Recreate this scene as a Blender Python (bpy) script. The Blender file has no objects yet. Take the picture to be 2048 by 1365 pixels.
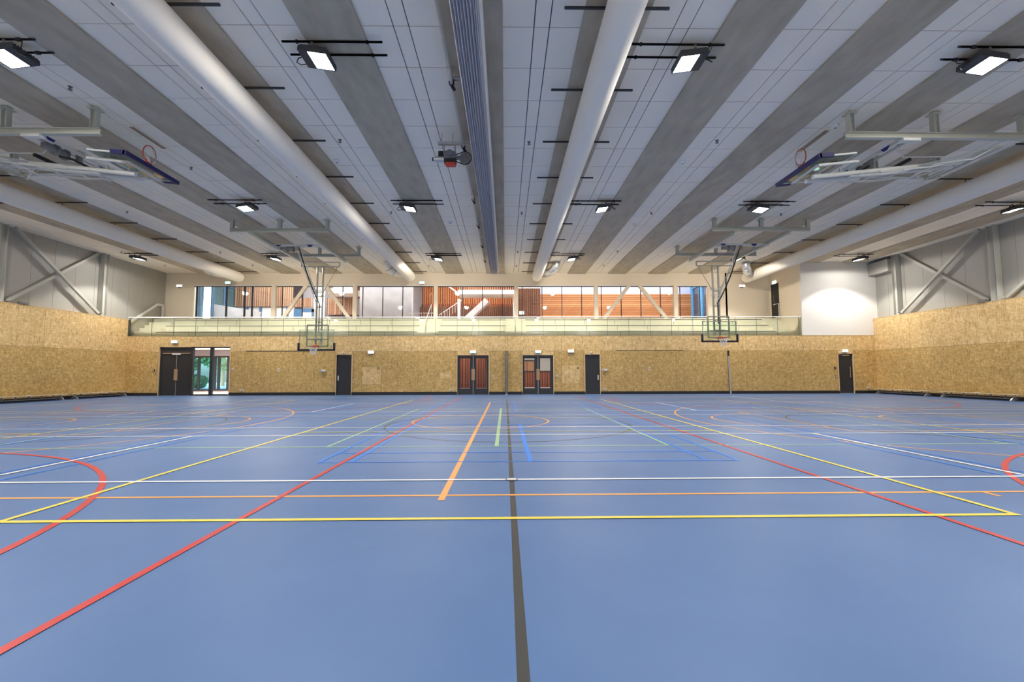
import bpy, math, random
from mathutils import Vector, Matrix
random.seed(7)
PI = math.pi
col = bpy.context.scene.collection
rad = math.radians

# ------------------------------------------------------------------ helpers
OFF = {}
class MB:
    def __init__(s): s.v = []; s.f = []; s.m = []
    def add(s, vs, fs, mi=0):
        b = len(s.v); s.v += [tuple(v) for v in vs]
        for f in fs: s.f.append([b + i for i in f]); s.m.append(mi)
        return s
    def box(s, x0, x1, y0, y1, z0, z1, mi=0):
        if x0 > x1: x0, x1 = x1, x0
        if y0 > y1: y0, y1 = y1, y0
        if z0 > z1: z0, z1 = z1, z0
        return s.add([(x0,y0,z0),(x1,y0,z0),(x1,y1,z0),(x0,y1,z0),(x0,y0,z1),(x1,y0,z1),(x1,y1,z1),(x0,y1,z1)],
              [(0,3,2,1),(4,5,6,7),(0,1,5,4),(1,2,6,5),(2,3,7,6),(3,0,4,7)], mi)
    def bar(s, p, q, w, h, up=(0,0,1), mi=0):
        p = Vector(p); q = Vector(q); d = (q - p).normalized(); u = Vector(up)
        if abs(d.dot(u)) > .97: u = Vector((0,1,0)) if abs(d.y) < .9 else Vector((1,0,0))
        a = d.cross(u).normalized(); b = a.cross(d).normalized()
        a = a * w / 2; b = b * h / 2
        vs = [c + i * a + j * b for c in (p, q) for i, j in ((-1,-1),(1,-1),(1,1),(-1,1))]
        return s.add(vs, [(3,2,1,0),(4,5,6,7),(0,1,5,4),(1,2,6,5),(2,3,7,6),(3,0,4,7)], mi)
    def tube(s, pts, r, n=10, mi=0, cap=True, closed=False):
        pts = [Vector(p) for p in pts]; k = len(pts); rings = []; a = None
        for i, p in enumerate(pts):
            if closed: d = pts[(i + 1) % k] - pts[i - 1]
            else: d = pts[min(i + 1, k - 1)] - pts[max(i - 1, 0)]
            d.normalize()
            if a is None:
                a = d.cross(Vector((0,0,1)) if abs(d.z) < .9 else Vector((1,0,0))).normalized()
            else:
                a = (a - d * a.dot(d)).normalized()
            b = d.cross(a); rr = r[i] if isinstance(r, (list, tuple)) else r
            rings.append([p + rr * (math.cos(t) * a + math.sin(t) * b) for t in [2 * PI * j / n for j in range(n)]])
        vs = [v for R_ in rings for v in R_]; fs = []
        for i in range(k if closed else k - 1):
            j2 = (i + 1) % k
            for j in range(n):
                fs.append((i*n+j, i*n+(j+1)%n, j2*n+(j+1)%n, j2*n+j))
        if cap and not closed:
            fs.append(tuple(reversed(range(n)))); fs.append(tuple((k-1)*n + j for j in range(n)))
        return s.add(vs, fs, mi)
    def prism(s, poly, ax, a0, a1, mi=0):
        """poly: 2-d outline in the two other axes, extruded along ax"""
        n = len(poly)
        def P(u, v, w): return {0:(w,u,v), 1:(u,w,v), 2:(u,v,w)}[ax]
        vs = [P(u, v, a0) for u, v in poly] + [P(u, v, a1) for u, v in poly]
        fs = [tuple(range(n)), tuple(reversed(range(n, 2*n)))] + [(i, n+i, n+(i+1)%n, (i+1)%n) for i in range(n)]
        return s.add(vs, fs, mi)
    def xf(s, fn):
        s.v = [tuple(fn(Vector(v))) for v in s.v]; return s
    def build(s, name, mats, parent=None, smooth=False, fix=False):
        if not isinstance(mats, (list, tuple)): mats = [mats]
        off = OFF.get(parent.name, Vector((0,0,0))) if parent else Vector((0,0,0))
        me = bpy.data.meshes.new(name)
        me.from_pydata([tuple(Vector(v) - off) for v in s.v], [], s.f)
        for m in mats: me.materials.append(m)
        if len(mats) > 1: me.polygons.foreach_set('material_index', s.m)
        if smooth: me.polygons.foreach_set('use_smooth', [True] * len(me.polygons))
        if fix:
            import bmesh
            bm = bmesh.new(); bm.from_mesh(me); bmesh.ops.recalc_face_normals(bm, faces=bm.faces); bm.to_mesh(me); bm.free()
        me.update()
        o = bpy.data.objects.new(name, me); col.objects.link(o)
        if parent: o.parent = parent; OFF[o.name] = off
        return o
def tag(o, label=None, cat=None, group=None, kind=None):
    if label: o['label'] = label
    if cat: o['category'] = cat
    if group: o['group'] = group
    if kind: o['kind'] = kind
    return o
def thing(name, loc, label=None, cat=None, group=None, kind=None):
    o = bpy.data.objects.new(name, None); col.objects.link(o); o.location = loc
    OFF[o.name] = Vector(loc); o.empty_display_size = .2
    return tag(o, label, cat, group, kind)
def copy_tree(o, parent=None):
    kids = [c for c in bpy.data.objects if c.parent == o]
    c = o.copy(); col.objects.link(c)
    if parent: c.parent = parent
    for k in kids: copy_tree(k, c)
    return c

# ------------------------------------------------------------------ materials
def mat(name, rgb=(.5,.5,.5), rough=.6, metal=0, spec=.5, emit=None, es=0):
    m = bpy.data.materials.new(name); m.use_nodes = True
    b = m.node_tree.nodes['Principled BSDF']
    b.inputs['Base Color'].default_value = (*rgb, 1); b.inputs['Roughness'].default_value = rough
    b.inputs['Metallic'].default_value = metal; b.inputs['Specular IOR Level'].default_value = spec
    if emit: b.inputs['Emission Color'].default_value = (*emit, 1); b.inputs['Emission Strength'].default_value = es
    return m
class N:
    def __init__(s, m): s.t = m.node_tree; s.b = s.t.nodes['Principled BSDF']
    def n(s, typ, **k):
        nd = s.t.nodes.new(typ)
        for a, v in k.items(): setattr(nd, a, v)
        return nd
    def l(s, a, b): s.t.links.new(a, b)
    def pos(s, sc=(1,1,1), rot=(0,0,0)):
        g = s.n('ShaderNodeNewGeometry'); mp = s.n('ShaderNodeMapping')
        mp.inputs['Scale'].default_value = sc; mp.inputs['Rotation'].default_value = rot
        s.l(g.outputs['Position'], mp.inputs['Vector']); return mp.outputs['Vector']
    def ramp(s, src, stops):
        r = s.n('ShaderNodeValToRGB'); el = r.color_ramp.elements
        while len(el) < len(stops): el.new(.5)
        for e, (p, c) in zip(el, stops): e.position = p; e.color = (*c, 1)
        s.l(src, r.inputs['Fac']); return r.outputs['Color']
    def noise(s, vec, scale, detail=3, rough=.5):
        t = s.n('ShaderNodeTexNoise'); t.inputs['Scale'].default_value = scale
        t.inputs['Detail'].default_value = detail; t.inputs['Roughness'].default_value = rough
        s.l(vec, t.inputs['Vector']); return t.outputs['Fac']
    def mix(s, a, b, fac, mode='MIX'):
        x = s.n('ShaderNodeMix', data_type='RGBA', blend_type=mode)
        for i, v in ((6, a), (7, b)):
            if isinstance(v, tuple): x.inputs[i].default_value = (*v, 1)
            else: s.l(v, x.inputs[i])
        if isinstance(fac, (int, float)): x.inputs[0].default_value = fac
        else: s.l(fac, x.inputs[0])
        return x.outputs[2]
def mk_osb(name, light, mid, dark, sc=13):
    m = mat(name, mid, .62, spec=.3); n = N(m)
    base = n.pos()
    wob = n.n('ShaderNodeTexNoise'); wob.inputs['Scale'].default_value = 6; n.l(base, wob.inputs['Vector'])
    mixv = n.n('ShaderNodeVectorMath', operation='MULTIPLY_ADD')
    n.l(wob.outputs['Color'], mixv.inputs[0]); mixv.inputs[1].default_value = (.12,.12,.12); n.l(base, mixv.inputs[2])
    outs = []
    for k, scl in enumerate(((1.9,1.9,.6), (.6,.6,1.9))):
        mp = n.n('ShaderNodeMapping'); mp.inputs['Scale'].default_value = scl
        mp.inputs['Rotation'].default_value = (.5 + k, .7, .6 * k)
        n.l(mixv.outputs[0], mp.inputs['Vector'])
        v = n.n('ShaderNodeTexVoronoi'); v.inputs['Scale'].default_value = sc; n.l(mp.outputs[0], v.inputs['Vector'])
        sp = n.n('ShaderNodeSeparateColor'); n.l(v.outputs['Color'], sp.inputs[0])
        outs.append(sp.outputs[0])
    c1 = n.ramp(outs[0], [(0, dark), (.22, mid), (.7, mid), (1, light)])
    c2 = n.ramp(outs[1], [(0, mid), (.5, mid), (.8, light), (1, light)])
    c = n.mix(c1, c2, .45)
    sp = n.noise(base, 9, 2); spk = n.ramp(sp, [(.0, (1,1,1)), (.68, (1,1,1)), (.74, (.55,.42,.3)), (1, (.5,.4,.3))])
    c = n.mix(c, spk, .6, 'MULTIPLY')
    lg = n.ramp(n.noise(base, .5, 2), [(.3, (.93,.93,.93)), (.7, (1.05,1.05,1.05))])
    c = n.mix(c, lg, 1, 'MULTIPLY')
    n.l(c, n.b.inputs['Base Color']); return m
def mk_noise(name, a, b, scale, rough=.7, sc=(1,1,1), spec=.3, detail=4, metal=0):
    m = mat(name, a, rough, metal, spec); n = N(m)
    n.l(n.ramp(n.noise(n.pos(sc), scale, detail), [(.3, a), (.7, b)]), n.b.inputs['Base Color']); return m
def mk_slats(name, c1, c2, gap, axis=0, pitch=.09, duty=.72, rough=.6):
    m = mat(name, c1, rough, spec=.2); n = N(m)
    g = n.n('ShaderNodeNewGeometry'); sx = n.n('ShaderNodeSeparateXYZ'); n.l(g.outputs['Position'], sx.inputs[0])
    d = n.n('ShaderNodeMath', operation='DIVIDE'); n.l(sx.outputs[axis], d.inputs[0]); d.inputs[1].default_value = pitch
    fr = n.n('ShaderNodeMath', operation='FRACT'); n.l(d.outputs[0], fr.inputs[0])
    fl = n.n('ShaderNodeMath', operation='FLOOR'); n.l(d.outputs[0], fl.inputs[0])
    wn = n.n('ShaderNodeTexWhiteNoise', noise_dimensions='1D'); n.l(fl.outputs[0], wn.inputs['W'])
    cc = n.ramp(wn.outputs['Value'], [(0, c1), (1, c2)])
    lo = n.n('ShaderNodeMath', operation='LESS_THAN'); n.l(fr.outputs[0], lo.inputs[0]); lo.inputs[1].default_value = duty
    n.l(n.mix(gap, cc, lo.outputs[0]), n.b.inputs['Base Color']); return m
def mk_glass(name, tint=(.9,.95,.92), refl=1.0, rough=.0):
    m = bpy.data.materials.new(name); m.use_nodes = True; t = m.node_tree
    for nd in list(t.nodes): t.nodes.remove(nd)
    o = t.nodes.new('ShaderNodeOutputMaterial'); tr = t.nodes.new('ShaderNodeBsdfTransparent'); gl = t.nodes.new('ShaderNodeBsdfGlossy')
    fr = t.nodes.new('ShaderNodeFresnel'); fr.inputs['IOR'].default_value = 1.5
    mu = t.nodes.new('ShaderNodeMath'); mu.operation = 'MULTIPLY'; mu.inputs[1].default_value = refl
    mx = t.nodes.new('ShaderNodeMixShader')
    tr.inputs['Color'].default_value = (*tint, 1); gl.inputs['Roughness'].default_value = rough
    t.links.new(fr.outputs[0], mu.inputs[0]); t.links.new(mu.outputs[0], mx.inputs[0])
    t.links.new(tr.outputs[0], mx.inputs[1]); t.links.new(gl.outputs[0], mx.inputs[2]); t.links.new(mx.outputs[0], o.inputs[0])
    return m

OSB_L = mk_osb('osb_light', (.90,.68,.36), (.69,.465,.20), (.36,.22,.08), 10)
OSB_D = mk_osb('osb_acoustic', (.78,.54,.23), (.535,.345,.118), (.29,.175,.055), 11)
OSB_T = mat('osb_trim', (.72,.52,.28), .6)
BLACK = mat('black_paint', (.014,.014,.017), .5)
DARK = mat('charcoal_door', (.026,.027,.031), .45)
SHADOWGAP = mat('gap_backing', (.10,.08,.06), .9)
FLOORM = mk_noise('sports_vinyl', (.092,.166,.340), (.104,.183,.364), 1.2, .42, (1,1,1), .2, 5)
CONC = mk_noise('beam_concrete', (.43,.375,.285), (.56,.49,.38), 1.6, .85, (2.4,.8,1), .2, 6)
PANEL = mk_noise('acoustic_panel', (.95,.87,.745), (.97,.90,.77), .35, .9, (1,1,1), .1, 2)
PANELGAP = mat('panel_gap', (.13,.13,.14), .9)
WHITE = mat('white_steel', (.74,.73,.68), .45)
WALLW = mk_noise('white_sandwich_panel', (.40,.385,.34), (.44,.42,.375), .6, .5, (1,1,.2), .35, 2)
PLASTER = mat('white_plaster', (.80,.78,.735), .75, spec=.2)
BEIGE = mat('beige_board', (.84,.74,.60), .75, spec=.2)
STEELW = mat('offwhite_column_paint', (.50,.49,.43), .45)
DUCT = mat('white_duct_fabric', (.93,.87,.76), .8, spec=.2)
SILVER = mat('silver_foil_duct', (.62,.63,.66), .32, .8)
RAILB = mat('black_strut', (.03,.03,.033), .5)
RIGC = mat('cream_rig_paint', (.55,.55,.47), .4)
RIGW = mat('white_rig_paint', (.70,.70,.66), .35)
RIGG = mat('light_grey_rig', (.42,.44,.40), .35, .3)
NAVY = mat('navy_board_pad', (.012,.010,.10), .55)
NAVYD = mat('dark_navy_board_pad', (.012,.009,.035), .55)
ORANGE = mat('orange_rim', (.62,.07,.015), .4)
NET = mat('net_cord', (.78,.78,.78), .8)
BLUEL = mat('blue_plate', (.01,.02,.22), .4)
CABLE = mat('black_cable', (.01,.01,.01), .6)
GREY = mat('mid_grey_metal', (.22,.22,.23), .4, .4)
ALU = mat('aluminium', (.55,.55,.54), .35, .7)
REDM = mat('red_plastic', (.6,.03,.02), .4)
CURT = mk_noise('lilac_curtain', (.60,.57,.60), (.78,.74,.76), 2.0, .6, (14,.1,14), .3, 3)
COPPER = mat('wood_handle_plate', (.42,.27,.15), .5)
WPL = mat('white_plastic', (.82,.82,.80), .4)
TREAD = mat('cream_bench_board', (.86,.82,.68), .55)
RISER = mat('cream_riser', (.84,.80,.64), .6)
GAPSHADE = mat('joint_and_overhang_shade', (.12,.115,.08), .9)  # riser joints, and shade painted under the seat boards
BENCHW = mat('pale_bench_wood', (.62,.50,.34), .5)
LAMPB = mat('lamp_housing', (.045,.045,.05), .5)
LAMPE = mat('lamp_panel', (1,1,1), .5, emit=(1,.99,.97), es=26)
SIGNG = mat('sign_green_glow', (.3,.9,.75), .5, emit=(.45,.95,.82), es=1.25)
SIGNW = mat('sign_white_glow', (.9,.95,.95), .5, emit=(.85,1,.95), es=1.6)
SIGNP = mat('sign_pink_glow', (.9,.8,.85), .5, emit=(1,.84,.90), es=1.25)
SIGNR = mat('sign_red_mark', (.75,.25,.35), .5, emit=(.9,.35,.45), es=.8)
GREENP = mat('green_sign_print', (.02,.35,.2), .5, emit=(.05,.55,.32), es=.6)
CONCW = mk_noise('pale_concrete', (.50,.50,.52), (.62,.62,.64), 1.4, .8)
SLATV = mk_slats('weathered_vertical_slats', (.30,.155,.085), (.46,.29,.19), (.10,.05,.03), 0, .17, .74)
SLATO = mk_slats('orange_vertical_slats', (.42,.13,.045), (.50,.19,.07), (.10,.03,.012), 0, .2, .66)
SLATB = mk_slats('dark_brown_slats', (.14,.06,.035), (.20,.09,.05), (.04,.018,.012), 0, .17, .72)
SLATH = mk_slats('horizontal_timber_boards', (.34,.14,.055), (.55,.27,.12), (.10,.035,.015), 2, .155, .80)
SLATR = mk_slats('red_corridor_slats', (.26,.07,.03), (.36,.11,.05), (.05,.014,.008), 0, .17, .72)
PALEB = mat('pale_blue_wall', (.52,.58,.80), .8)
LAV = mat('lavender_plaster', (.58,.56,.62), .8)
BFRAME = mat('blue_window_frame', (.05,.14,.28), .45)
DFRAME = mat('dark_window_frame', (.015,.02,.035), .45)
SKYB = mat('blue_curtain_cloth', (.10,.33,.62), .7)
SAND = mat('lobby_floor', (.66,.50,.42), .5)
PAVE = mk_noise('outdoor_paving', (.55,.55,.53), (.7,.7,.68), 3, .8)
LEAF = mk_noise('leafy_green', (.03,.16,.07), (.10,.34,.14), 5, .8)
TUBEL = mat('tube_lamp_glow', (1,1,1), .5, emit=(1,.97,.95), es=5)
GLASS = mk_glass('clear_glass', (.96,.97,.97), .8)
GLASSR = mk_glass('green_balustrade_glass', (.94,.965,.93), .85)
EDGEG = mat('green_glass_edge', (.10,.16,.10), .3)
GLASSB = mk_glass('backboard_glass', (.88,.93,.89), .7)
GLASST = mk_glass('tinted_facade_glass', (.62,.90,.98), .8)
LW = mat('white_paint', (.80,.80,.80), .4); LY = mat('yellow_paint', (.78,.62,.08), .4)
LR = mat('red_paint', (.52,.035,.03), .4); LO = mat('orange_paint', (.80,.35,.08), .4)
LG = mat('green_paint', (.33,.52,.28), .4); LB = mat('blue_paint', (.01,.20,.75), .4)
LK = mat('black_line_paint', (.045,.045,.042), .45)

# ------------------------------------------------------------------ key dimensions (metres)
H = 7.93; D = 27.2; YB = 30.4; XW = 22.25; XU = 22.55; YN = -.8; OSBT = 3.48; SIDET = 4.48; SEAM = 2.58
BC = [-.643 + 2.725 * k for k in range(-7, 9)]          # concrete beam centres
# ------------------------------------------------------------------ floor
floor = MB().box(-XW-.4, XW+.4, YN-.2, D+.3, -.2, 0).build('floor', FLOORM); tag(floor, kind='structure')
lvl = [0]
class Lines(MB):
    def __init__(s, w): super().__init__(); lvl[0] += 1; s.w = w; s.z = .0008 + .0008 * lvl[0]
    def seg(s, x0, y0, x1, y1, w=None):
        w = (w or s.w) / 2; s.z += 1.5e-5; z = s.z
        if abs(x1 - x0) < 1e-6: q = [(x0-w, min(y0,y1)-w), (x0+w, min(y0,y1)-w), (x0+w, max(y0,y1)+w), (x0-w, max(y0,y1)+w)]
        else:
            a, b = min(x0,x1), max(x0,x1); q = [(a-w, y0-w), (b+w, y0-w), (b+w, y0+w), (a-w, y0+w)]
        return s.add([(x, y, z) for x, y in q], [(0,1,2,3)])
    def rect(s, x0, y0, x1, y1):
        s.seg(x0,y0,x1,y0); s.seg(x0,y1,x1,y1); s.seg(x0,y0,x0,y1); s.seg(x1,y0,x1,y1); return s
    def arc(s, cx, cy, r, a0, a1, n=64, w=None):
        w = (w or s.w) / 2; s.z += 1.5e-5; z = s.z
        for i in range(n):
            t0 = rad(a0 + (a1-a0)*i/n); t1 = rad(a0 + (a1-a0)*(i+1)/n)
            s.add([(cx+(r-w)*math.cos(t0), cy+(r-w)*math.sin(t0), z), (cx+(r+w)*math.cos(t0), cy+(r+w)*math.sin(t0), z),
                   (cx+(r+w)*math.cos(t1), cy+(r+w)*math.sin(t1), z), (cx+(r-w)*math.cos(t1), cy+(r-w)*math.sin(t1), z)], [(0,1,2,3)])
        return s
    def done(s, name, m, label): o = s.build(name, m, floor); o['label'] = label; return o
L = Lines(.055)                                          # indoor football / handball, black
L.seg(.075, -.7, .075, 21.95); L.arc(.07, 11.62, 3, 0, 360)
for cx in (-10.4, 10.6): L.arc(cx, 11.55, 3, 0, 360)
L.done('football_lines', LK, 'black centre line and centre circles')
L = Lines(.055)                                          # basketball, orange
L.rect(-14.65, 4.93, 13.35, 19.93); L.seg(-.655, 4.78, -.655, 20.08, .07); L.arc(-.65, 12.4, 1.8, 0, 360)
for s_, ex in ((1, -14.65), (-1, 13.35)):
    L.seg(ex, 9.95, ex + s_*5.8, 9.95); L.seg(ex, 14.85, ex + s_*5.8, 14.85); L.seg(ex + s_*5.8, 9.95, ex + s_*5.8, 14.85)
    a = 0 if s_ > 0 else 180
    L.arc(ex + s_*5.8, 12.4, 1.8, a-90, a+90, 32); L.arc(ex + s_*1.575, 12.4, 6.75, a-78, a+78, 72)
    L.arc(ex + s_*1.575, 12.4, 1.25, a-90, a+90, 24)
    L.seg(ex, 12.4-6.6, ex + s_*2.98, 12.4-6.6); L.seg(ex, 12.4+6.6, ex + s_*2.98, 12.4+6.6)
L.seg(5.11, 4.78, 5.11, 4.93)
L.done('basketball_lines', LO, 'orange basketball court lines')
L = Lines(.05)                                           # green korfball / mini court
for cx in (-12.25, -.12, 12.0): L.rect(cx-3, 8.15, cx+3, 16.68)
L.seg(-18, 8.15, -15.3, 8.15); L.seg(-9.2, 8.15, -3.17, 8.15); L.seg(2.93, 8.15, 8.95, 8.15); L.seg(15.05, 8.15, 18, 8.15); L.seg(-.155, 8.15, -.155, 16.65, .07)
L.done('mini_court_lines', LG, 'pale green court lines')
L = Lines(.045)                                          # badminton, blue
for cx, y0 in ((.36, 6.76), (-9.18, 4.9), (9.22, 4.9)):
    y1 = y0 + 13.4; L.rect(cx-3.05, y0, cx+3.05, y1); L.seg(cx-2.59, y0, cx-2.59, y1); L.seg(cx+2.59, y0, cx+2.59, y1)
    L.seg(cx-3.05, y0+.76, cx+3.05, y0+.76); L.seg(cx-3.05, y1-.76, cx+3.05, y1-.76)
    L.seg(cx, y0, cx, y0+4.72, .07); L.seg(cx, y1-4.72, cx, y1, .07)
    L.seg(cx-3.05, y0+4.72, cx+3.05, y0+4.72); L.seg(cx-3.05, y1-4.72, cx+3.05, y1-4.72)
L.done('badminton_lines', LB, 'blue badminton court lines')
L = Lines(.07)                                           # handball, red
for px, sgn in ((-9.42, -1), (10.84, 1)):
    for y0, up in ((1.8, 1), (21.6, -1)):
        if sgn < 0: L.arc(px, y0, 6, 0, 90*up, 48, .066); L.arc(px-2.3, y0, 6, 90*up, 180*up, 48, .066); L.seg(px-2.3, y0+6*up, px, y0+6*up, .066)
        else: L.arc(px, y0, 6, 90*up, 180*up, 48, .066); L.arc(px+2.3, y0, 6, 0, 90*up, 48, .066); L.seg(px, y0+6*up, px+2.3, y0+6*up, .066)
L.seg(-2.35, -.6, -2.35, 25.2, .06); L.seg(3.86, -.6, 3.86, 25.4, .06)
L.seg(-4.0, 21.6, -4.0, 25.2); L.seg(5.3, 21.6, 5.3, 25.4)
L.done('handball_lines', LR, 'red handball and boundary lines')
L = Lines(.06)                                           # volleyball, yellow
for cx in (-14.55, .09, 14.65):
    L.rect(cx-4.5, 4.15, cx+4.5, 22.15)
    for y in (10.15, 13.15, 16.15): L.seg(cx-4.5, y, cx+4.5, y, .05)
L.done('volleyball_lines', LY, 'yellow volleyball court lines')
L = Lines(.06)                                           # white lines
for y in (5.62, 9.62, 10.97, 13.96, 15.39): L.seg(-21.3, y, 21.3, y)
for s_ in (-1, 1):
    x = 6.44 * s_; L.seg(x, 5.62, x, 9.62); L.seg(x, 15.39, x, 19.6); L.seg(12.08*s_, 14.2, 12.08*s_, 24.4)
L.seg(-21.3, 19.5, 21.3, 19.5, .04); L.seg(-21.3, 24.4, 21.3, 24.4, .04)
L.seg(-16.5, 22.9, 16.5, 22.9, .035)
L.done('training_court_lines', LW, 'white training court lines')
fs = MB().tube([(.075, 5.62, .0085), (.075, 5.62, .0095)], .075, 20, 0).build('floor_socket_cap', GREY, floor)
MB().box(.02, .13, 5.585, 5.655, .0095, .0105).build('socket_plate', LW, fs)
# ------------------------------------------------------------------ ceiling
c = MB(); g = .02
xs = []
edges = sorted([(b-.605, b+.605) for b in BC])
prev = -XU
for a, b in edges + [(XU, XU)]:
    if a - prev > .1: xs.append((prev, a))
    prev = b
seams = [YN + .0]
y = 8.44*1.0 - 1.2*8
while y < YB: seams.append(max(y, YN)); y += 1.2
seams = sorted(set([YN] + [round(v,3) for v in seams if v > YN+.2] + [YB]))
for a, b in xs:
    w = b - a
    if w < 1.7: cuts = [a, a + (w-.3)/2, a + (w+.3)/2, b]
    else:
        k = round(w/.6); cuts = [a + w*i/k for i in range(k+1)]
    for i in range(len(cuts)-1):
        for j in range(len(seams)-1):
            c.box(cuts[i]+(g/2 if i else 0), cuts[i+1]-(g/2 if i < len(cuts)-2 else 0), seams[j]+g/2, seams[j+1]-g/2, H+.06, H+.085, 0)
c.box(-XU, XU, YN, YB, H+.12, H+.4, 1)
ceil = c.build('ceiling', [PANEL, PANELGAP]); tag(ceil, kind='structure')
for k, b in enumerate(BC):
    m = MB().box(b-.605, b+.605, YN, YB, H, H+.3); m.build('concrete_beam', CONC, ceil)
# ------------------------------------------------------------------ far wall
openings = [(-20.34,-16.2,2.86), (-9.99,-9.05,2.38), (-2.85,-.96,2.335), (1.02,2.88,2.335), (4.74,5.66,2.36), (19.99,20.9,2.38)]
up_s = [-XW,-20.34,-19.43,-18.31,-17.24,-16.2,-15.28,-13.88,-12.82,-11.79,-10.9,-10.02,-9.02,-7.32,-6.38,-5.18,-4.20,-2.94,-1.92,-.91,.0,.14,.93,1.95,2.98,3.34,4.63,5.74,6.56,7.59,8.63,9.67,10.70,11.40,13.33,14.24,15.36,16.63,17.87,19.12,19.88,21.02,21.86,XW]
lo_s = [-XW,-20.40,-16.14,-15.34,-14.90,-13.82,-12.75,-11.74,-11.26,-10.05,-8.98,-8.46,-7.32,-6.35,-5.16,-4.19,-2.93,-.88,.0,.14,.93,2.96,3.34,4.64,5.74,6.55,7.07,8.13,9.15,10.20,10.69,11.35,12.49,13.33,14.48,15.36,16.56,17.87,18.86,19.93,20.98,21.86,XW]
w = MB(); G = .008; T = .22
def cell(x0, x1, z0, z1, mi):
    if x1-x0 > .03 and z1-z0 > .02: w.box(x0+G/2, x1-G/2, D, D+.018, z0+G/2, z1-G/2, mi)
def zlow(x0, x1):
    xm = (x0+x1)/2
    for a, b, t in openings:
        if a < xm < b: return t
    return None
for i in range(len(up_s)-1):
    x0, x1 = up_s[i], up_s[i+1]; zt = zlow(x0, x1)
    z0 = 2.86 if x0 >= -20.5 and x1 <= -16.1 else SEAM
    cell(x0, x1, z0, OSBT, 0)
cuts = sorted(set(lo_s + [v for o in openings for v in o[:2]]))
for i in range(len(cuts)-1):
    x0, x1 = cuts[i], cuts[i+1]; t = zlow(x0, x1)
    if t is None:
        segs = [(.17, SEAM)]
        if abs(x0+8.46) < .02: segs = [(.17,.62),(.62,1.66),(1.66,SEAM)]
        for a, b in segs: cell(x0, x1, a, b, 0 if a == .62 else 1)
    elif t < SEAM: cell(x0, x1, t, SEAM, 0)
# access hatch of light board by the middle doors and the wide one
for x0, x1, z0, z1 in ((-3.86,-3.2,1.0,1.32), (3.36,4.45,.66,1.72)):
    w.box(x0, x1, D-.004, D+.0, z0, z1, 0)
# sliding storage doors: thin dark head joint
w.box(6.6, 10.68, D-.012, D, 2.60, 2.625, 2); w.box(-15.3, -11.3, D-.012, D, 2.60, 2.625, 2)
# backing with openings
cs = sorted(set([-XW, XW] + [v for o in openings for v in o[:2]]))
for i in range(len(cs)-1):
    t = zlow(cs[i], cs[i+1]); w.box(cs[i], cs[i+1], D+.03, D+T, (t or 0), OSBT, 2)
# light reveals round the openings
for a, b, t in openings:
    for x in (a, b): w.box(x-.03, x+.012 if x == a else x+.03, D-.02, D+T, 0, t+.03, 3)
    w.box(a-.03, b+.03, D-.02, D+T, t-.002, t+.04, 3)
w.box(-XW, XW, D-.012, D+T, OSBT, OSBT+.02, 3)
tag(w.build('wall_far', [OSB_L, OSB_D, SHADOWGAP, OSB_T]), kind='structure')
# black skirting
b_ = MB(); cs2 = [-XW] + [v for o in openings for v in o[:2]] + [XW]
for i in range(0, len(cs2), 2): b_.box(cs2[i], cs2[i+1], D-.025, D+.02, 0, .165)
tag(b_.build('baseboard_far', BLACK), kind='structure')
for s_, nm in ((-1, 'left'), (1, 'right')):
    tag(MB().box(s_*XW-s_*.025, s_*XW+s_*.01, YN, D, 0, .165).build('baseboard_'+nm, BLACK), kind='structure')
# ------------------------------------------------------------------ side walls
for s_, nm in ((-1, 'left'), (1, 'right')):
    w = MB(); ys = []; y = D
    step = 1.22
    while y > YN: ys.append(y); y -= step
    ys.append(YN)
    for i in range(len(ys)-1):
        y1, y0 = ys[i], ys[i+1]
        for z0, z1, mi in ((.17, SEAM, 1), (SEAM, SIDET, 0)):
            if mi == 1 and i % 2: continue
            yy0 = y0 if mi == 0 else (ys[i+2] if i+2 < len(ys) else ys[-1])
            w.box(s_*XW, s_*(XW+.018), yy0+.004, y1-.004, z0+.004, z1-.004, mi)
    w.box(s_*(XW+.03), s_*(XW+.2), YN, D+.22, 0, SIDET, 2)
    w.box(s_*(XW-.01), s_*(XU+.02), YN, D+.02, SIDET, SIDET+.02, 3)
    # upper insulated panels
    y = YN
    while y < YB+.3:
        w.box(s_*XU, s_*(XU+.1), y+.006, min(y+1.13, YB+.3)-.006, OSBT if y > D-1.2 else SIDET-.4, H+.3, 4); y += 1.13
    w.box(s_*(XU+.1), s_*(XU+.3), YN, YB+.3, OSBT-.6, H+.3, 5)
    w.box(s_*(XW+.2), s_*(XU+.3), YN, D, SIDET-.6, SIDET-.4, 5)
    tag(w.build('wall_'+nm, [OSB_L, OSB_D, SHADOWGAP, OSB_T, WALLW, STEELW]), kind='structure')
w = MB().box(-XU, XU, YN-.2, YN, 0, H+.3, 0)
tag(w.build('wall_near', [mat('near_wall_white', (.86,.83,.76), .8)]), kind='structure')  # unseen wall behind the camera, its white chosen to bounce light onto the ceiling
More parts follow.
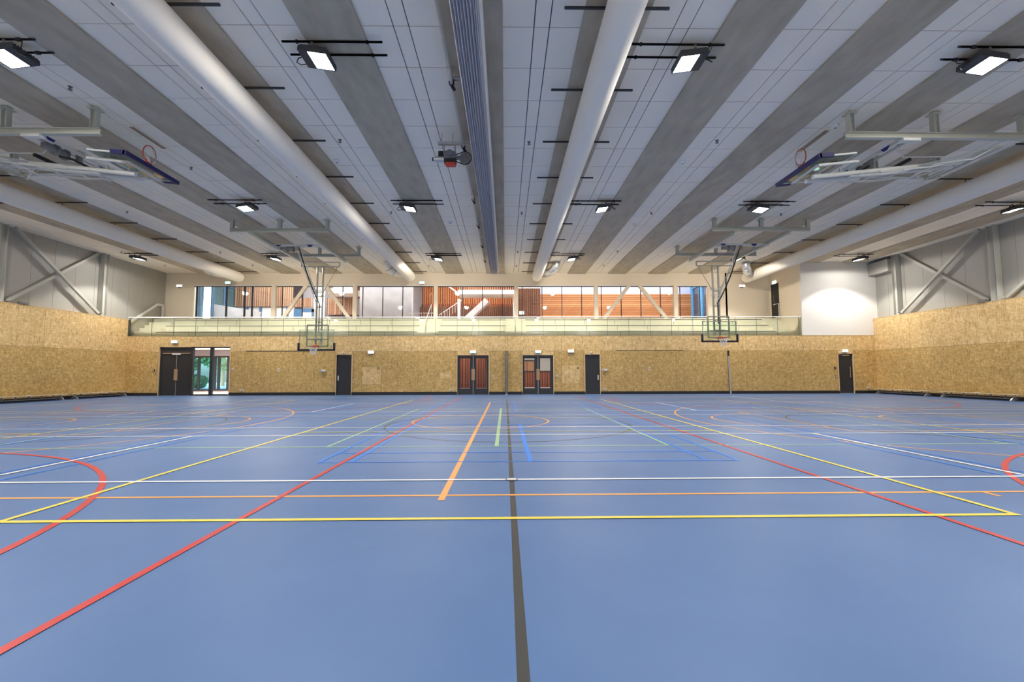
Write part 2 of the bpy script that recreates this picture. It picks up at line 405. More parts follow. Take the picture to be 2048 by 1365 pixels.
# ------------------------------------------------------------------ columns and braces of the steel frame
def column(x, y, s_, label):
    t = thing('steel_column', (x, y, SIDET+.02), label, 'column', 'white steel columns above the side walls')
    zt = H + .06
    MB().box(x-.012, x+.012, y-.13, y+.13, SIDET+.02, zt).build('web', STEELW, t) if False else None
    m = MB(); m.box(x-.14, x+.14, y-.15, y-.132, SIDET+.02, zt); m.box(x-.14, x+.14, y+.132, y+.15, SIDET+.02, zt)
    m.box(x-.01, x+.01, y-.132, y+.132, SIDET+.02, zt); m.box(x-.15, x+.15, y-.16, y+.16, SIDET+.02, SIDET+.05)
    m.build('column_shaft', STEELW, t)
    MB().box(x-s_*.14, x-s_*.02, y-.22, y-.15, SIDET+.03, SIDET+.2).build('base_bracket', STEELW, t)
for s_, side in ((-1,'left'), (1,'right')):
    column(s_*(XU-.16), 25.55, s_, 'white steel column above the %s timber wall, the farther one beside a brace foot' % side)
    column(s_*(XU-.16), 20.3, s_, 'white steel column above the %s timber wall, the nearer one at the picture edge' % side)
def brace(s_, y0, y1, z0, z1, xoff, label):
    x = s_*(XU-xoff)
    t = thing('wall_brace', (x, y0, z0), label, 'brace', 'diagonal steel braces on the upper side walls')
    MB().bar((x, y0, z0), (x, y1, z1), .13, .13, (s_,0,0)).build('brace_tube', STEELW, t)
    MB().bar((x, y0-.12*(1 if y1>y0 else -1), z0-.02), (x, y0+.12, z0+.05), .03, .28, (1,0,0)).build('foot_plate', STEELW, t)
for s_, side in ((-1,'left'), (1,'right')):
    brace(s_, 20.75, 25.2, SIDET+.12, 7.95, .12, 'diagonal brace on the upper %s wall rising away from the camera' % side)
    brace(s_, 25.2, 20.75, SIDET+.12, 7.95, .27, 'diagonal brace on the upper %s wall rising toward the camera' % side)
brace(1, 19.9, 15.5, SIDET+.12, 7.95, .12, 'diagonal brace at the right picture edge, beyond the nearer column')
t = thing('wall_floodlight_bracket', (-(XU-.3), 21.35, SIDET+.06), 'small dark cable clamp on the ledge of the left timber wall', 'bracket')
MB().box(-(XU-.2), -(XU-.36), 21.1, 21.5, SIDET+.03, SIDET+.12).build('clamp', GREY, t)
t = thing('wall_floodlight_bracket', (XU-.3, 20.85, SIDET+.06), 'small dark cable clamp on the ledge of the right timber wall', 'bracket')
MB().box(XU-.2, XU-.36, 20.65, 21.0, SIDET+.03, SIDET+.15).build('clamp', GREY, t)
# ------------------------------------------------------------------ white box room above the right end of the far wall
XB = 17.93
w = MB().box(XB, XU, D, D+.1, OSBT, H+.06, 0)
w.box(XB, XB+.12, D+.1, 29.42, OSBT-.1, H+.06, 1)
w.box(XB, XB+.12, 29.42, YB, 7.15, H+.06, 1); w.box(XB, XB+.12, 30.28, YB+.1, OSBT-.1, 7.15, 1); w.box(XB, XB+.12, 29.42, 30.28, OSBT-.1, 4.9, 1)
w.box(XB+.12, XU, D+.1, YB, OSBT-.1, OSBT, 1)
tag(w.build('wall_gallery_right', [PLASTER, BEIGE]), kind='structure')
t = thing('header_box', (XU-.6, 26.4, 7.15), 'white boxed-in beam end between the white wall block and the right column', 'beam casing')
MB().box(XW-.15, XW+.25, 25.75, D, 7.1, H-.12).build('casing', WALLW, t)
MB().box(XW-.16, XW+.26, 25.74, D, H-.12, H-.09).build('top_joint', DARK, t)
# ------------------------------------------------------------------ back wall of the grandstand with its window band
WX0, WX1, WZ0, WZ1 = -20.68, 13.66, 4.9, 7.1
w = MB()
w.box(-XU, WX0, YB, YB+.2, OSBT-.6, H+.3, 0); w.box(WX1, XB+.3, YB, YB+.2, OSBT-.6, H+.3, 0)
w.box(WX0, WX1, YB, YB+.2, WZ1, H+.3, 0); w.box(WX0, WX1, YB, YB+.2, OSBT-.6, WZ0, 0)
w.box(WX0, WX1, YB-.05, YB, WZ1, WZ1+.09, 1)
w.box(-22.2, -21.0, YB-.01, YB, 6.98, 7.0, 0); w.box(-21.55, -20.9, YB-.012, YB, 4.95, 6.02, 0)
tag(w.build('wall_back', [BEIGE, PLASTER]), kind='structure')
posts = [-15.28 + 5.337*i for i in range(6)]
bounds = [WX0] + posts + [WX1]
for i in range(7):
    a, b = bounds[i], bounds[i+1]
    t = thing('window_%d' % (i+1), ((a+b)/2, YB+.1, WZ0), kind='structure')
    m = MB(); m.box(a, b, YB+.06, YB+.12, WZ0, WZ0+.05); m.box(a, b, YB+.06, YB+.12, WZ1-.05, WZ1)
    xs_ = [x for x in [-15.28 + 1.334*k + .42 for k in range(-4, 24)] if a+.15 < x < b-.15]
    if i == 0: xs_ = [-20.5, -18.55, -17.35, -16.85]
    for x in xs_: m.box(x-(.05 if i == 0 else .022), x+(.05 if i == 0 else .022), YB+.05, YB+.13, WZ0, WZ1)
    m.build('window_frame', DFRAME, t)
    es = [a] + xs_ + [b]
    for j in range(len(es)-1):
        MB().box(es[j], es[j+1], YB+.085, YB+.095, WZ0+.05, WZ1-.05).build('pane', GLASS, t)
for i, x in enumerate(posts):
    nm = ['first','second','third','fourth','fifth','sixth'][i]
    t = MB().box(x-.13, x+.13, YB-.3, YB-.06, WZ0-.035, WZ1+.02).build('gallery_post', BEIGE)
    tag(t, 'beige square post in front of the window band, %s from the left' % nm, 'post', 'beige posts along the gallery windows')
for (x0, x1, lab) in ((-14.7, -13.2, 'left A-frame, its left leg'), (-10.3, -11.9, 'left A-frame, its right leg'), (6.6, 8.3, 'right A-frame, its left leg'), (10.8, 9.0, 'right A-frame, its right leg')):
    t = MB().bar((x0, YB-.15, WZ0-.02), (x1, YB-.15, WZ1), .22, .16, (0,1,0)).build('window_brace', BEIGE)
    tag(t, 'beige diagonal strut before the gallery windows, %s' % lab, 'brace', 'diagonal struts at the gallery windows')
# ------------------------------------------------------------------ grandstand
gs = thing('grandstand', (0, 28.6, OSBT), 'cream stepped spectator stand behind the glass balustrade', 'bleachers')
levels = [(OSBT-.06, D+.22, 27.95), (3.86, 27.95, 28.75), (4.32, 28.75, 29.5), (4.78, 29.5, YB-.06)]
MB().box(-XU+.02, XB-.01, D+.23, 27.95, OSBT-.2, OSBT-.04).build('walkway_deck', RISER, gs)
for k, (z, y0, y1) in enumerate(levels[1:]):
    zb = levels[k][0]
    for (a, b) in ((-21.2, -5.4), (-4.1, .0), (1.3, 16.8)):
        m = MB().box(a, b, y0+.02, y1, zb-.1, z-.08, 0)
        n_ = max(1, round((b-a)/3.9))
        for q in range(n_): m.box(a+(b-a)*q/n_+.006, a+(b-a)*(q+1)/n_-.006, y0, y1, z-.045, z, 1)
        m.box(a, b, y0+.012, y1, z-.08, z-.045, 2); m.box(a, b, y0+.005, y0+.02, zb+.0, zb+.03, 2)  # dark strips paint the shade below the seat boards and along tier feet
        for q in range(1, n_*2): m.box(a+(b-a)*q/n_/2-.008, a+(b-a)*q/n_/2+.008, y0+.014, y0+.022, zb+.03, z-.08, 2)
        m.build('seating_tier', [RISER, TREAD, GAPSHADE], gs)
    for (a, b) in ((-XU+.02, -21.2), (-5.4, -4.1), (.0, 1.3), (16.8, XB-.01)):
        m = MB().box(a, b, y0-.38, y1, zb-.1, zb+(z-zb)/2, 0).box(a, b, y0+.02, y1, zb, z, 0)
        m.build('aisle_stair', RISER, gs)
MB().box(-XU+.02, XB-.01, 29.9, YB-.06, 4.78, 4.86).build('sill_board', TREAD, gs)
# handrails by the aisles
def handrail(pts, r, label, mt=WHITE):
    o = MB().tube(pts, r, 8).build('handrail', mt); return tag(o, label, 'handrail')
handrail([(-4.82,27.75,OSBT-.04),(-4.82,27.75,4.5),(-4.82,29.7,5.75),(-4.82,29.7,4.78)], .025, 'white bent tube handrail rising beside the left middle aisle')
handrail([(.62,27.75,OSBT-.04),(.62,27.75,4.5),(.62,29.7,5.75),(.62,29.7,4.78)], .025, 'white tube handrail straight behind the balustrade centre')
o = MB().bar((-XU+.12,27.5,4.35),(-XU+.12,29.6,5.75),.06,.14).bar((-XU+.12,29.6,5.75),(-XU+.12,30.1,5.75),.06,.14).bar((-XU+.12,30.1,5.8),(-XU+.12,30.1,4.78),.06,.14).build('handrail', WHITE)
tag(o, 'broad white handrail on the far left wall climbing the stand', 'handrail')
o = MB().tube([(XB-.12,29.3,4.78),(XB-.12,29.3,5.75),(XB-.12,29.9,5.75)], .025, 8).build('handrail', WHITE); tag(o, 'white square-cornered handrail before the dark upper door', 'handrail')
# balustrade
t = thing('glass_balustrade', (-2.1, D+.1, OSBT+.02), 'long frameless glass balustrade with a white top rail on the far wall', 'balustrade')
x = -XW + .02; k = 0
while x < XB - .05:
    x1 = min(x + 1.29, XB); MB().box(x+.008, x1-.008, D+.09, D+.106, OSBT+.02, 4.62, 0).box(x-.008, x+.008, D+.088, D+.108, OSBT+.02, 4.62, 1).build('glass_pane', [GLASSR, EDGEG], t); x += 1.29
MB().box(-XW-.1, XB, D+.07, D+.13, 4.60, 4.66).build('top_rail', WPL, t)
# ------------------------------------------------------------------ doors in the far wall
def sdoor(i): return thing('door_%d' % i, ((openings[i-1][0]+openings[i-1][1])/2, D+.1, 0), kind='structure')
t = sdoor(1)
MB().box(-20.33,-20.24,D+.06,D+.2,0,2.86).box(-20.24,-18.52,D+.06,D+.2,2.55,2.84).box(-18.52,-18.40,D+.04,D+.2,0,2.86).box(-16.27,-16.2,D+.06,D+.2,0,2.86).box(-18.4,-16.27,D+.06,D+.2,0,.07).box(-18.4,-16.27,D+.06,D+.2,2.8,2.86).box(-17.42,-17.26,D+.04,D+.2,.07,2.8).build('door_frame', DARK, t)
for a, b in ((-20.24,-19.39),(-19.37,-18.52)): MB().box(a, b, D+.09, D+.15, .01, 2.54).build('door_leaf', DARK, t)
MB().box(-19.39,-19.37,D+.08,D+.1,.01,2.5).build('leaf_joint', ALU, t)
m = MB().box(-19.47,-19.29,D+.03,D+.09,.9,1.55); m.build('push_plate', COPPER, t)
MB().box(-20.2,-18.6,D+.05,D+.09,2.46,2.5).build('closer_track', COPPER, t)
MB().box(-19.62,-19.14,D+.02,D+.09,2.40,2.49).build('door_closer', WPL, t)
for a, b in ((-18.4,-17.42),(-17.26,-16.27)): MB().box(a, b, D+.12, D+.13, .07, 2.8).build('pane', GLASS, t)
def single(i, hx, hand):
    a, b, tp = openings[i-1]; t = sdoor(i)
    MB().box(a+.012, a+.07, D+.04, D+.16, 0, tp).box(b-.07, b-.012, D+.04, D+.16, 0, tp).box(a+.012, b-.012, D+.04, D+.16, tp-.07, tp).build('door_frame', DARK, t)
    MB().box(a+.07, b-.07, D+.07, D+.12, .01, tp-.075).build('door_leaf', DARK, t)
    if hand == 'plate':
        MB().box(hx-.03, hx+.03, D+.04, D+.07, .86, 1.14).box(hx-.02, hx+.02, D+.01, D+.04, .93, .97).build('door_handle', WPL, t)
    else: MB().tube([(hx, D+.03, .95),(hx, D+.03, 1.6)], .02, 8).box(hx-.01,hx+.01,D+.03,D+.07,1.0,1.02).box(hx-.01,hx+.01,D+.03,D+.07,1.5,1.52).build('door_handle', COPPER, t)
    return t
single(2, -9.87, 'plate'); single(5, 5.53, 'plate')
t6 = single(6, 20.72, 'bar'); MB().box(20.3, 20.68, D+.02, D+.07, 2.24, 2.30).build('door_closer', COPPER, t6)
MB().box(19.99,20.9,D-.02,D+.2,.0,.006).build('threshold', WPL, t6)
for i, gl in ((3, ((-2.70,-2.10),(-1.72,-1.08))), (4, ((1.14,1.74),(2.08,2.68)))):
    a, b, tp = openings[i-1]; t = sdoor(i); mid = (a+b)/2
    MB().box(a+.012,a+.05,D+.04,D+.16,0,tp).box(b-.05,b-.012,D+.04,D+.16,0,tp).box(a+.05,b-.05,D+.04,D+.16,tp-.04,tp).build('door_frame', DARK, t)
    for (g0, g1), (l0, l1) in zip(gl, ((a+.05, mid-.008), (mid+.008, b-.05))):
        lf = MB().box(l0,g0,D+.07,D+.12,.01,tp-.05).box(g1,l1,D+.07,D+.12,.01,tp-.05).box(g0,g1,D+.07,D+.12,.01,.38).box(g0,g1,D+.07,D+.12,tp-.19,tp-.05).build('door_leaf', DARK, t)
        MB().box(g0, g1, D+.09, D+.1, .38, tp-.19).build('pane', GLASS, lf)
        MB().box(g0, g1, D+.065, D+.07, .365, .385).build('glazing_bead', ALU, lf)
    MB().box(mid-.012, mid+.012, D+.05, D+.07, .01, tp-.03).build('leaf_joint', ALU, t)
    MB().box(mid-.1, mid+.1, D+.03, D+.06, .86, 1.52).build('push_plate', COPPER, t)
# upper door in the side of the white block
t = thing('door_7', (XB, 29.85, 4.9), kind='structure')
MB().box(XB-.02, XB+.06, 29.44, 30.26, 4.9, 7.13).build('door_leaf', DARK, t)
MB().box(XB-.06, XB-.03, 29.9, 29.93, 5.6, 6.4).build('door_handle', GREY, t)
# ------------------------------------------------------------------ emergency signs
def sign(x, y, z, kind, label, face=None, wd=.36, ht=.17):
    t = thing('exit_sign' if kind == 'g' else 'safety_light', (x, y, z), label, 'sign' if kind == 'g' else 'emergency light')
    if face == 'x':
        MB().box(x-.06, x, y-wd/2, y+wd/2, z, z+ht).build('sign_box', SIGNW, t)
        MB().box(x-.07, x-.06, y-wd/2+.04, y+wd/2-.04, z+.03, z+ht-.03).build('sign_face', SIGNG, t); return
    MB().box(x-wd/2, x+wd/2, y-.08, y, z, z+ht, 0).build('sign_box', WPL, t)
    if kind == 'g':
        f = MB().box(x-wd/2+.015, x+wd/2-.015, y-.088, y-.08, z+.015, z+ht-.015).build('sign_face', SIGNG, t)
        # running figure, arrow and door pictogram
        p = MB(); yy = y-.092; zc = z+ht/2
        p.box(x-.035,x-.005,yy,yy+.004,zc-.03,zc+.02); p.box(x-.03,x-.01,yy,yy+.004,zc+.028,zc+.05)
        p.bar((x-.02,yy,zc-.03),(x+.02,yy,zc-.06),.014,.004,(0,1,0)); p.bar((x-.02,yy,zc-.03),(x-.06,yy,zc-.055),.014,.004,(0,1,0))
        p.box(x+.04,x+.09,yy,yy+.004,zc-.06,zc+.05); p.bar((x-.13,yy,zc),(x-.07,yy,zc),.014,.004,(0,1,0))
        p.build('pictogram', SIGNW, f)
    else:
        f = MB().box(x-wd/2+.015, x+wd/2-.015, y-.088, y-.08, z+.015, z+ht-.015).build('light_face', SIGNP, t)
        p = MB(); yy = y-.092
        for q in range(3): p.box(x-.1+q*.075, x-.06+q*.075, yy, yy+.004, z+ht/2-.02, z+ht/2+.025)
        p.box(x-.1, x+.09, yy+.001, yy+.004, z+ht/2-.002, z+ht/2+.004)
        p.build('pictogram', SIGNR, f)
    MB().box(x-.1, x+.1, y-.05, y, z-.05, z).build('mounting_box', GREY, t)
sign(-19.46, D, 3.07, 'g', 'green lit exit sign above the wide double door at far left')
sign(-1.91, D, 2.45, 'g', 'green lit exit sign above the glazed doors left of the black floor line')
sign(1.95, D, 2.45, 'g', 'green lit exit sign above the glazed doors right of the black floor line')
sign(20.40, D, 2.46, 'g', 'lit exit sign above the single dark door at far right')
sign(-18.4, YB-.05, 7.22, 'g', 'green lit sign on the beam above the gallery windows, far left one')
sign(-5.55, YB-.05, 7.22, 'g', 'green lit sign on the beam above the gallery windows, middle one')
sign(XB, 29.85, 7.16, 'g', 'lit exit sign over the upper dark door in the white block', face='x')
sign(-7.94, D, 2.44, 'p', 'pink lit safety box on the timber wall right of the left single door')
sign(3.91, D, 2.48, 'p', 'pink lit safety box on the timber wall left of the right single door')
sign(-21.6, YB, 7.02, 'p', 'pink lit safety box on the beige wall at the far left end of the gallery', wd=.4)
sign(16.0, YB, 7.02, 'p', 'pink lit safety box on the beige wall right of the gallery windows', wd=.42)
# ------------------------------------------------------------------ small wall fittings
def fitting(name, x, z, w_, h_, label, cat, m1=WPL, m2=None, d=.04, grp=None):
    t = MB().box(x-w_/2, x+w_/2, D-d, D, z-h_/2, z+h_/2).build(name, m1); tag(t, label, cat, grp)
    if m2:
        c_ = MB().box(x-w_/4, x+w_/4, D-d-.006, D-d, z-h_/4, z+h_/4).build('insert', m2, t)
    return t
def bell(x, z, label):
    t = thing('double_speaker', (x, D, z), label, 'device')
    MB().tube([(x-.06, D-.12, z),(x-.06, D, z)], .075, 14).build('round_body', WPL, t)
    MB().box(x+.02, x+.16, D-.08, D, z-.05, z+.06).build('square_body', WPL, t)
    MB().tube([(x-.06, D-.125, z),(x-.06, D-.12, z)], .04, 12).build('grille', GREY, t)
bell(-10.76, 1.44, 'white twin alarm device left of the left single door'); bell(5.89, 1.45, 'white twin alarm device right of the right single door')
for x, z, l in ((-9.56, 2.50, 'small white dome sensor above the left single door'), (5.13, 2.48, 'small white dome sensor above the right single door')):
    t = thing('dome_sensor', (x, D, z), l, 'sensor'); MB().tube([(x, D-.1, z),(x, D, z)], [.05,.065], 12).build('dome', WPL, t); MB().tube([(x+.03, D-.12, z-.02),(x+.03, D-.08, z-.02)], .03, 10).build('lens', GREY, t)
fitting('light_switch', -16.02, 1.54, .1, .1, 'white switch right of the glass side panel at far left', 'switch', WPL, GREY)
fitting('call_point', -20.6, 1.49, .1, .13, 'small dark-rimmed square button left of the wide double door', 'switch', DARK, WPL)
fitting('light_switch', -.75, 1.09, .1, .08, 'white switch right of the left glazed doors', 'switch', WPL, GREY)
fitting('light_switch', 3.06, 1.10, .12, .1, 'white switch right of the right glazed doors', 'switch', WPL, GREY)
for x, z, l in ((-15.45,.31,'right of the glass side panel'), (-3.17,.28,'left of the left glazed doors'), (5.91,.31,'right of the right single door'), (21.72,.33,'near the right corner')):
    fitting('wall_socket', x, z, .18, .09, 'white double wall socket low on the far wall, ' + l, 'socket', WPL, GREY, .03, 'white sockets on the far wall')
for x, z, l in ((-13.36,1.50,'left storage door'), (8.61,1.53,'right storage door')):
    fitting('flush_lock', x, z, .13, .17, 'pale flush lock plate on the timber %s' % l, 'lock', WPL, COPPER, .006)
for x, z, l in ((-7.50,1.58,'light square hatch on the left'), (4.32,1.57,'light square hatch on the right')):
    fitting('hatch_lock', x, z, .13, .12, 'small dark square lock on the %s' % l, 'lock', DARK, OSB_T, .01)
for x, z, l in ((-8.44,1.2,'left edge of the left hatch'), (-6.22,1.6,'plain board right of the left hatch'), (-3.28,1.12,'small light hatch by the left glazed doors'), (3.38,1.2,'left edge of the right hatch')):
    fitting('finger_slot', x, z, .03, .12, 'tiny dark finger slot in the timber, %s' % l, 'slot', DARK, None, .004)
fitting('call_point', 19.77, 1.53, .1, .1, 'small dark button left of the far right door', 'switch', DARK, GREY)
fitting('key_switch', 19.8, 1.0, .06, .2, 'slim grey key switch left of the far right door', 'switch', GREY, WPL)
fitting('wall_call_point', -XW+1e-3, 1.2, .01, .01, 'tiny fitting', 'switch') if False else None
# divider guide post and volleyball post
t = thing('guide_post', (.07, D-.05, 0), 'tall grey half-round guide post on the far wall behind the black floor line', 'post')
MB().tube([(.07, D-.065, 0),(.07, D-.065, 2.6)], .06, 14).build('post_shaft', GREY, t); MB().box(-.01,.15,D-.13,D-.03,.0,.02).build('foot', ALU, t)
t = thing('net_post', (13.34, D-.12, 0), 'slim light grey net post with a black top standing against the far wall', 'post')
MB().tube([(13.38, D-.1, 0),(13.34, D-.06, 2.25)], .05, 14).build('post_shaft', ALU, t); MB().tube([(13.34, D-.06, 2.25),(13.335, D-.055, 2.58)], .052, 14).build('black_top', CABLE, t)
# ------------------------------------------------------------------ benches along the side walls
def bench(s_, y0, y1, label):
    x = s_*(XW-.28); t = thing('gym_bench', (x, (y0+y1)/2, 0), label, 'bench', 'long low gym benches along the side walls')
    MB().box(x-.13, x+.13, y0, y1, .265, .30).build('seat', BENCHW, t)
    MB().box(x-.03, x+.03, y0+.1, y1-.1, .09, .13).build('balance_beam', GREY, t)
    for yy in (y0+.25, y1-.25):
        MB().box(x-.03,x+.03,yy-.04,yy+.04,.03,.265).box(x-.19,x+.19,yy-.03,yy+.03,.0,.035).bar((x-s_*.17,yy,.03),(x,yy,.2),.05,.03).build('leg', ALU, t)
    st = MB(); n_ = 5
    for q in range(n_): yy = y0+.6+(y1-y0-1.2)*q/(n_-1); st.box(x-.02,x+.02,yy-.02,yy+.02,.13,.265)
    st.build('strut_row', GREY, t)
    MB().box(x-.04,x+.04,(y0+y1)/2-.12,(y0+y1)/2+.12,.30,.315).build('clamp_plate', WPL, t)
bench(-1, 23.55, 27.05, 'long low wooden gym bench by the left wall, the one nearest the corner')
bench(-1, 19.8, 23.3, 'long low wooden gym bench by the left wall, second from the corner')
bench(1, 23.35, 26.95, 'long low wooden gym bench by the right wall, the one nearest the corner')
bench(1, 19.3, 22.95, 'long low wooden gym bench by the right wall, second from the corner')
# ------------------------------------------------------------------ ducts
for x, y1, l in ((-17.0, 29.35, 'white fabric air duct under the ceiling, outer one on the left'), (-6.03, 29.1, 'white fabric air duct under the ceiling, second from the left'),
             (2.03, 29.2, 'white fabric air duct under the ceiling, second from the right'), (15.75, 29.5, 'white fabric air duct under the ceiling, outer one on the right')):
    t = thing('air_duct', (x, 14, 7.42), l, 'duct', 'white fabric air ducts'); zc = 7.42; R_ = .32
    pts = [(x, YN+.05, zc)] + [(x, yy, zc) for yy in (8, 16, 24, y1-.35)] ; rr = [R_]*5
    for q in range(1, 7): a = q/6*PI/2; pts.append((x, y1-.35+.35*math.sin(a), zc)); rr.append(max(R_*math.cos(a)**.6, .02))
    MB().tube(pts, rr, 32).build('duct_tube', DUCT, t, smooth=True)
    y = 7.8
    while y < 29.6:
        MB().box(x-.95, x+.95, y-.02, y+.02, 7.84, 7.88).box(x-.01,x+.01,y-.01,y+.01,7.74,7.84).build('hanger_rail', RAILB, t); y += 2.4
for x, s_, l in ((-17.0,-1,'outer left duct'), (-6.03,-1,'second duct from the left'), (2.03,1,'second duct from the right'), (15.75,-1,'outer right duct')):
    t = thing('duct_elbow', (x+s_*.95, 27.6, 7.5), 'grey foil elbow joining the ceiling to the %s' % l, 'duct elbow', 'foil duct elbows near the gallery')
    el = lambda a: (x+s_*(1.05-.35*(1-math.cos(a))), 27.3+.5*(1-math.cos(a)), 7.86-.4*math.sin(a))
    p = [(x+s_*1.05, 27.3, 7.915)] + [el(PI/2*q/6) for q in range(7)] + [(x+s_*.36, 28.15, 7.44)]
    MB().tube(p, .24, 20).build('elbow_tube', SILVER if s_*x > 0 and x > 0 or x > 10 else DUCT, t, smooth=True)
    ring = MB()
    for a in (1.3, .7): ring.tube([el(a), el(a-.1)], .255, 20)
    ring.build('clamp_ring', ALU, t)
# ------------------------------------------------------------------ divider curtain with its shaft and motor
cx = -.655; t = thing('divider_curtain', (cx, 14, 7.1), 'gathered lilac-grey divider curtain hanging in a long pleated bundle under the ceiling', 'curtain')
prof = []
nf = 9
for q in range(nf*2+1):
    u = q/(nf*2); xx = cx - .24 + .48*u; zb = 7.16 + .05*abs(math.sin(u*PI)) * -1
    prof.append((xx, zb + (.0 if q % 2 else .10)))
poly = [(cx-.2, 7.86)] + prof + [(cx+.2, 7.86)]
MB().prism(poly, 1, YN+.05, 26.9).build('pleated_cloth', CURT, t, fix=True)
m = MB()
for q in (4, 7, 13): m.box(cx-.24+.033*q, cx-.23+.033*q, YN+.05, 26.88, 7.13, 7.155)
m.build('cord_line', WPL, t)
MB().box(cx-.1, cx+.1, YN+.05, 26.9, 7.86, 7.93).build('curtain_track', GREY, t)
MB().box(cx+.24, cx+.285, YN+.05, 26.7, 7.22, 7.5).build('side_cover', DUCT, t)
t = thing('curtain_drive_shaft', (-1.17, 14, 7.62), 'thin grey drive shaft with black pulleys left of the divider curtain', 'shaft')
MB().tube([(-1.16, YN+.1, 7.6),(-1.16, 25.6, 7.6)], .033, 10).build('shaft_tube', STEELW, t)
for y in (4.6, 9.55, 12.35, 16.3, 19.2, 22.3, 25.3):
    m = MB().box(-1.19,-.95,y-.04,y,7.66,7.72).box(-1.19,-1.13,y-.03,y+.01,7.55,7.93).build('bearing_bracket', ALU, t)
    MB().tube([(-1.16, y, 7.6),(-1.16, y+.06, 7.6)], .06, 14).bar((-1.16,y+.03,7.66),(-.93,y+.03,7.7),.03,.02).bar((-1.16,y+.06,7.56),(-1.1,y+.14,7.5),.05,.05).build('belt_pulley', CABLE, m)
    MB().tube([(-1.16,y-.5,7.6),(-1.16,y-.25,7.6)], .045, 10).build('coupling', ALU, t)
t = thing('curtain_motor', (-1.5, 12.45, 7.35), 'grey and black drive motor with a red cap hanging beside the divider curtain', 'motor')
MB().box(-1.85,-1.0,12.25,12.35,7.6,7.68).tube([(-1.75,12.3,7.68),(-1.75,12.3,7.93)],.012,6).tube([(-1.45,12.3,7.68),(-1.45,12.3,7.93)],.012,6).box(-1.7,-1.68,12.25,12.45,7.36,7.62).box(-1.4,-1.38,12.25,12.45,7.36,7.62).build('mounting_bracket', ALU, t)
MB().box(-1.7,-1.37,12.35,12.6,7.26,7.46).tube([(-1.53,12.28,7.38),(-1.53,12.36,7.38)],.09,16).build('gearbox', GREY, t)
MB().tube([(-2.0,12.5,7.28),(-1.94,12.5,7.28),(-1.9,12.5,7.28),(-1.68,12.5,7.28)],[.06,.08,.09,.09],14).build('motor_body', ALU, t)
MB().box(-1.86,-1.68,12.4,12.6,7.33,7.48).box(-1.70,-1.37,12.4,12.6,7.16,7.36).build('control_box', CABLE, t)
MB().tube([(-2.04,12.5,7.28),(-1.99,12.5,7.28)],.05,12).build('end_cap', CABLE, t)
MB().box(-1.66,-1.39,12.4,12.6,7.10,7.16).build('red_cap', REDM, t)['label'] = 'red cap'
MB().tube([(-1.13,12.5,7.32),(-1.13,12.56,7.32)],.16,24).box(-1.37,-1.25,12.44,12.54,7.28,7.36).build('drive_disc', GREY, t)
MB().tube([(-1.13+.185*math.cos(a), 12.5, 7.32+.185*math.sin(a)) for a in [2.2-(2*PI-1.9)*q/20 for q in range(21)]] + [(-1.37,12.5,7.22)], .014, 6).tube([(-1.24,12.5,7.47),(-1.37,12.5,7.42)], .014, 6).build('drive_cable', CABLE, t)
# ------------------------------------------------------------------ ceiling fittings
def spr(x, y, i):
    o = MB().tube([(0,0,0),(0,0,-.07)], .018, 8).tube([(0,0,-.07),(0,0,-.085)], .045, 10).tube([(0,0,0),(0,0,-.012)], .05, 12).build('sprinkler_head', GREY)
    return o
spots = [(-10.15,10.4),(-10.2,14.6),(-4.74,12.79),(.7,12.86),(.7,18.73),(.7,24.87),(.7,28.2),(6.14,12.72),(6.2,24.74),(-4.75,28.21),(6.14,28.05),(11.65,12.94),(-21.1,25.08),(-21.0,28.17),(-15.7,25.06),(-15.6,28.1),(-4.74,18.7),(6.14,18.7),(-10.2,24.9),(11.7,24.9),(11.7,18.8),(-15.6,18.7),(17.1,24.9),(17.1,18.8)]
spots = [(x, y) for x, y in spots if not any(abs(x-b) < .66 for b in BC)]
first = None
for x, y in spots:
    if first is None: first = o = spr(x, y, 0)
    else: o = first.copy(); col.objects.link(o)
    o.location = (x, y, H+.063)
    side = 'left' if x < 0 else 'right'
    ax = abs(x); colw = 'strip by the curtain' if ax < 1 else ('strip beside the inner duct' if ax < 6.5 else ('strip between the ducts' if ax < 13 else ('strip by the outer duct' if ax < 18 else 'strip along the wall')))
    rw = 'nearest' if y < 13 else ('second nearest' if y < 15 else ('halfway' if y < 21 else ('farthest before the gallery' if y < 26 else 'above the gallery')))
    tag(o, 'grey sprinkler head, %s, %s, %s' % (('%s half' % side) if ax > 1 else 'centre', colw, rw), 'sprinkler', 'sprinkler heads on the white ceiling strips')
for x, y, l in ((-5.3,14.08,'left of the curtain, nearer one'), (5.65,14.06,'right of the curtain, nearer one'), (-2.45,19.97,'left of the curtain, farther one'), (5.85,20.13,'right of the curtain, farther one'), (9.0,11.9,'by the orange hoop on the right')):
    if any(abs(x-b) < .66 for b in BC): x += .5
    t = thing('smoke_detector', (x, y, H+.06), 'round white smoke detector on a ceiling panel, ' + l, 'smoke detector', 'round white smoke detectors')
    MB().tube([(x,y,H+.06),(x,y,H+.02),(x,y,H-.01)], [.1,.1,.07], 18).build('detector_body', WPL, t)
    MB().tube([(x,y,H-.01),(x,y,H-.02)], .03, 10).build('sensor_eye', GREY, t)
for x, l in ((-10.15, 'left'), (8.95, 'right')):
    t = thing('wooden_vent', (x, 12.6, H+.055), 'narrow brown wooden slot in the ceiling by the %s orange hoop' % l, 'vent')
    MB().box(x-.06,x+.06,12.15,13.35,H+.045,H+.06).build('slot_board', COPPER, t); MB().box(x-.02,x+.02,12.2,13.3,H+.04,H+.045).build('slot_gap', GREY, t)
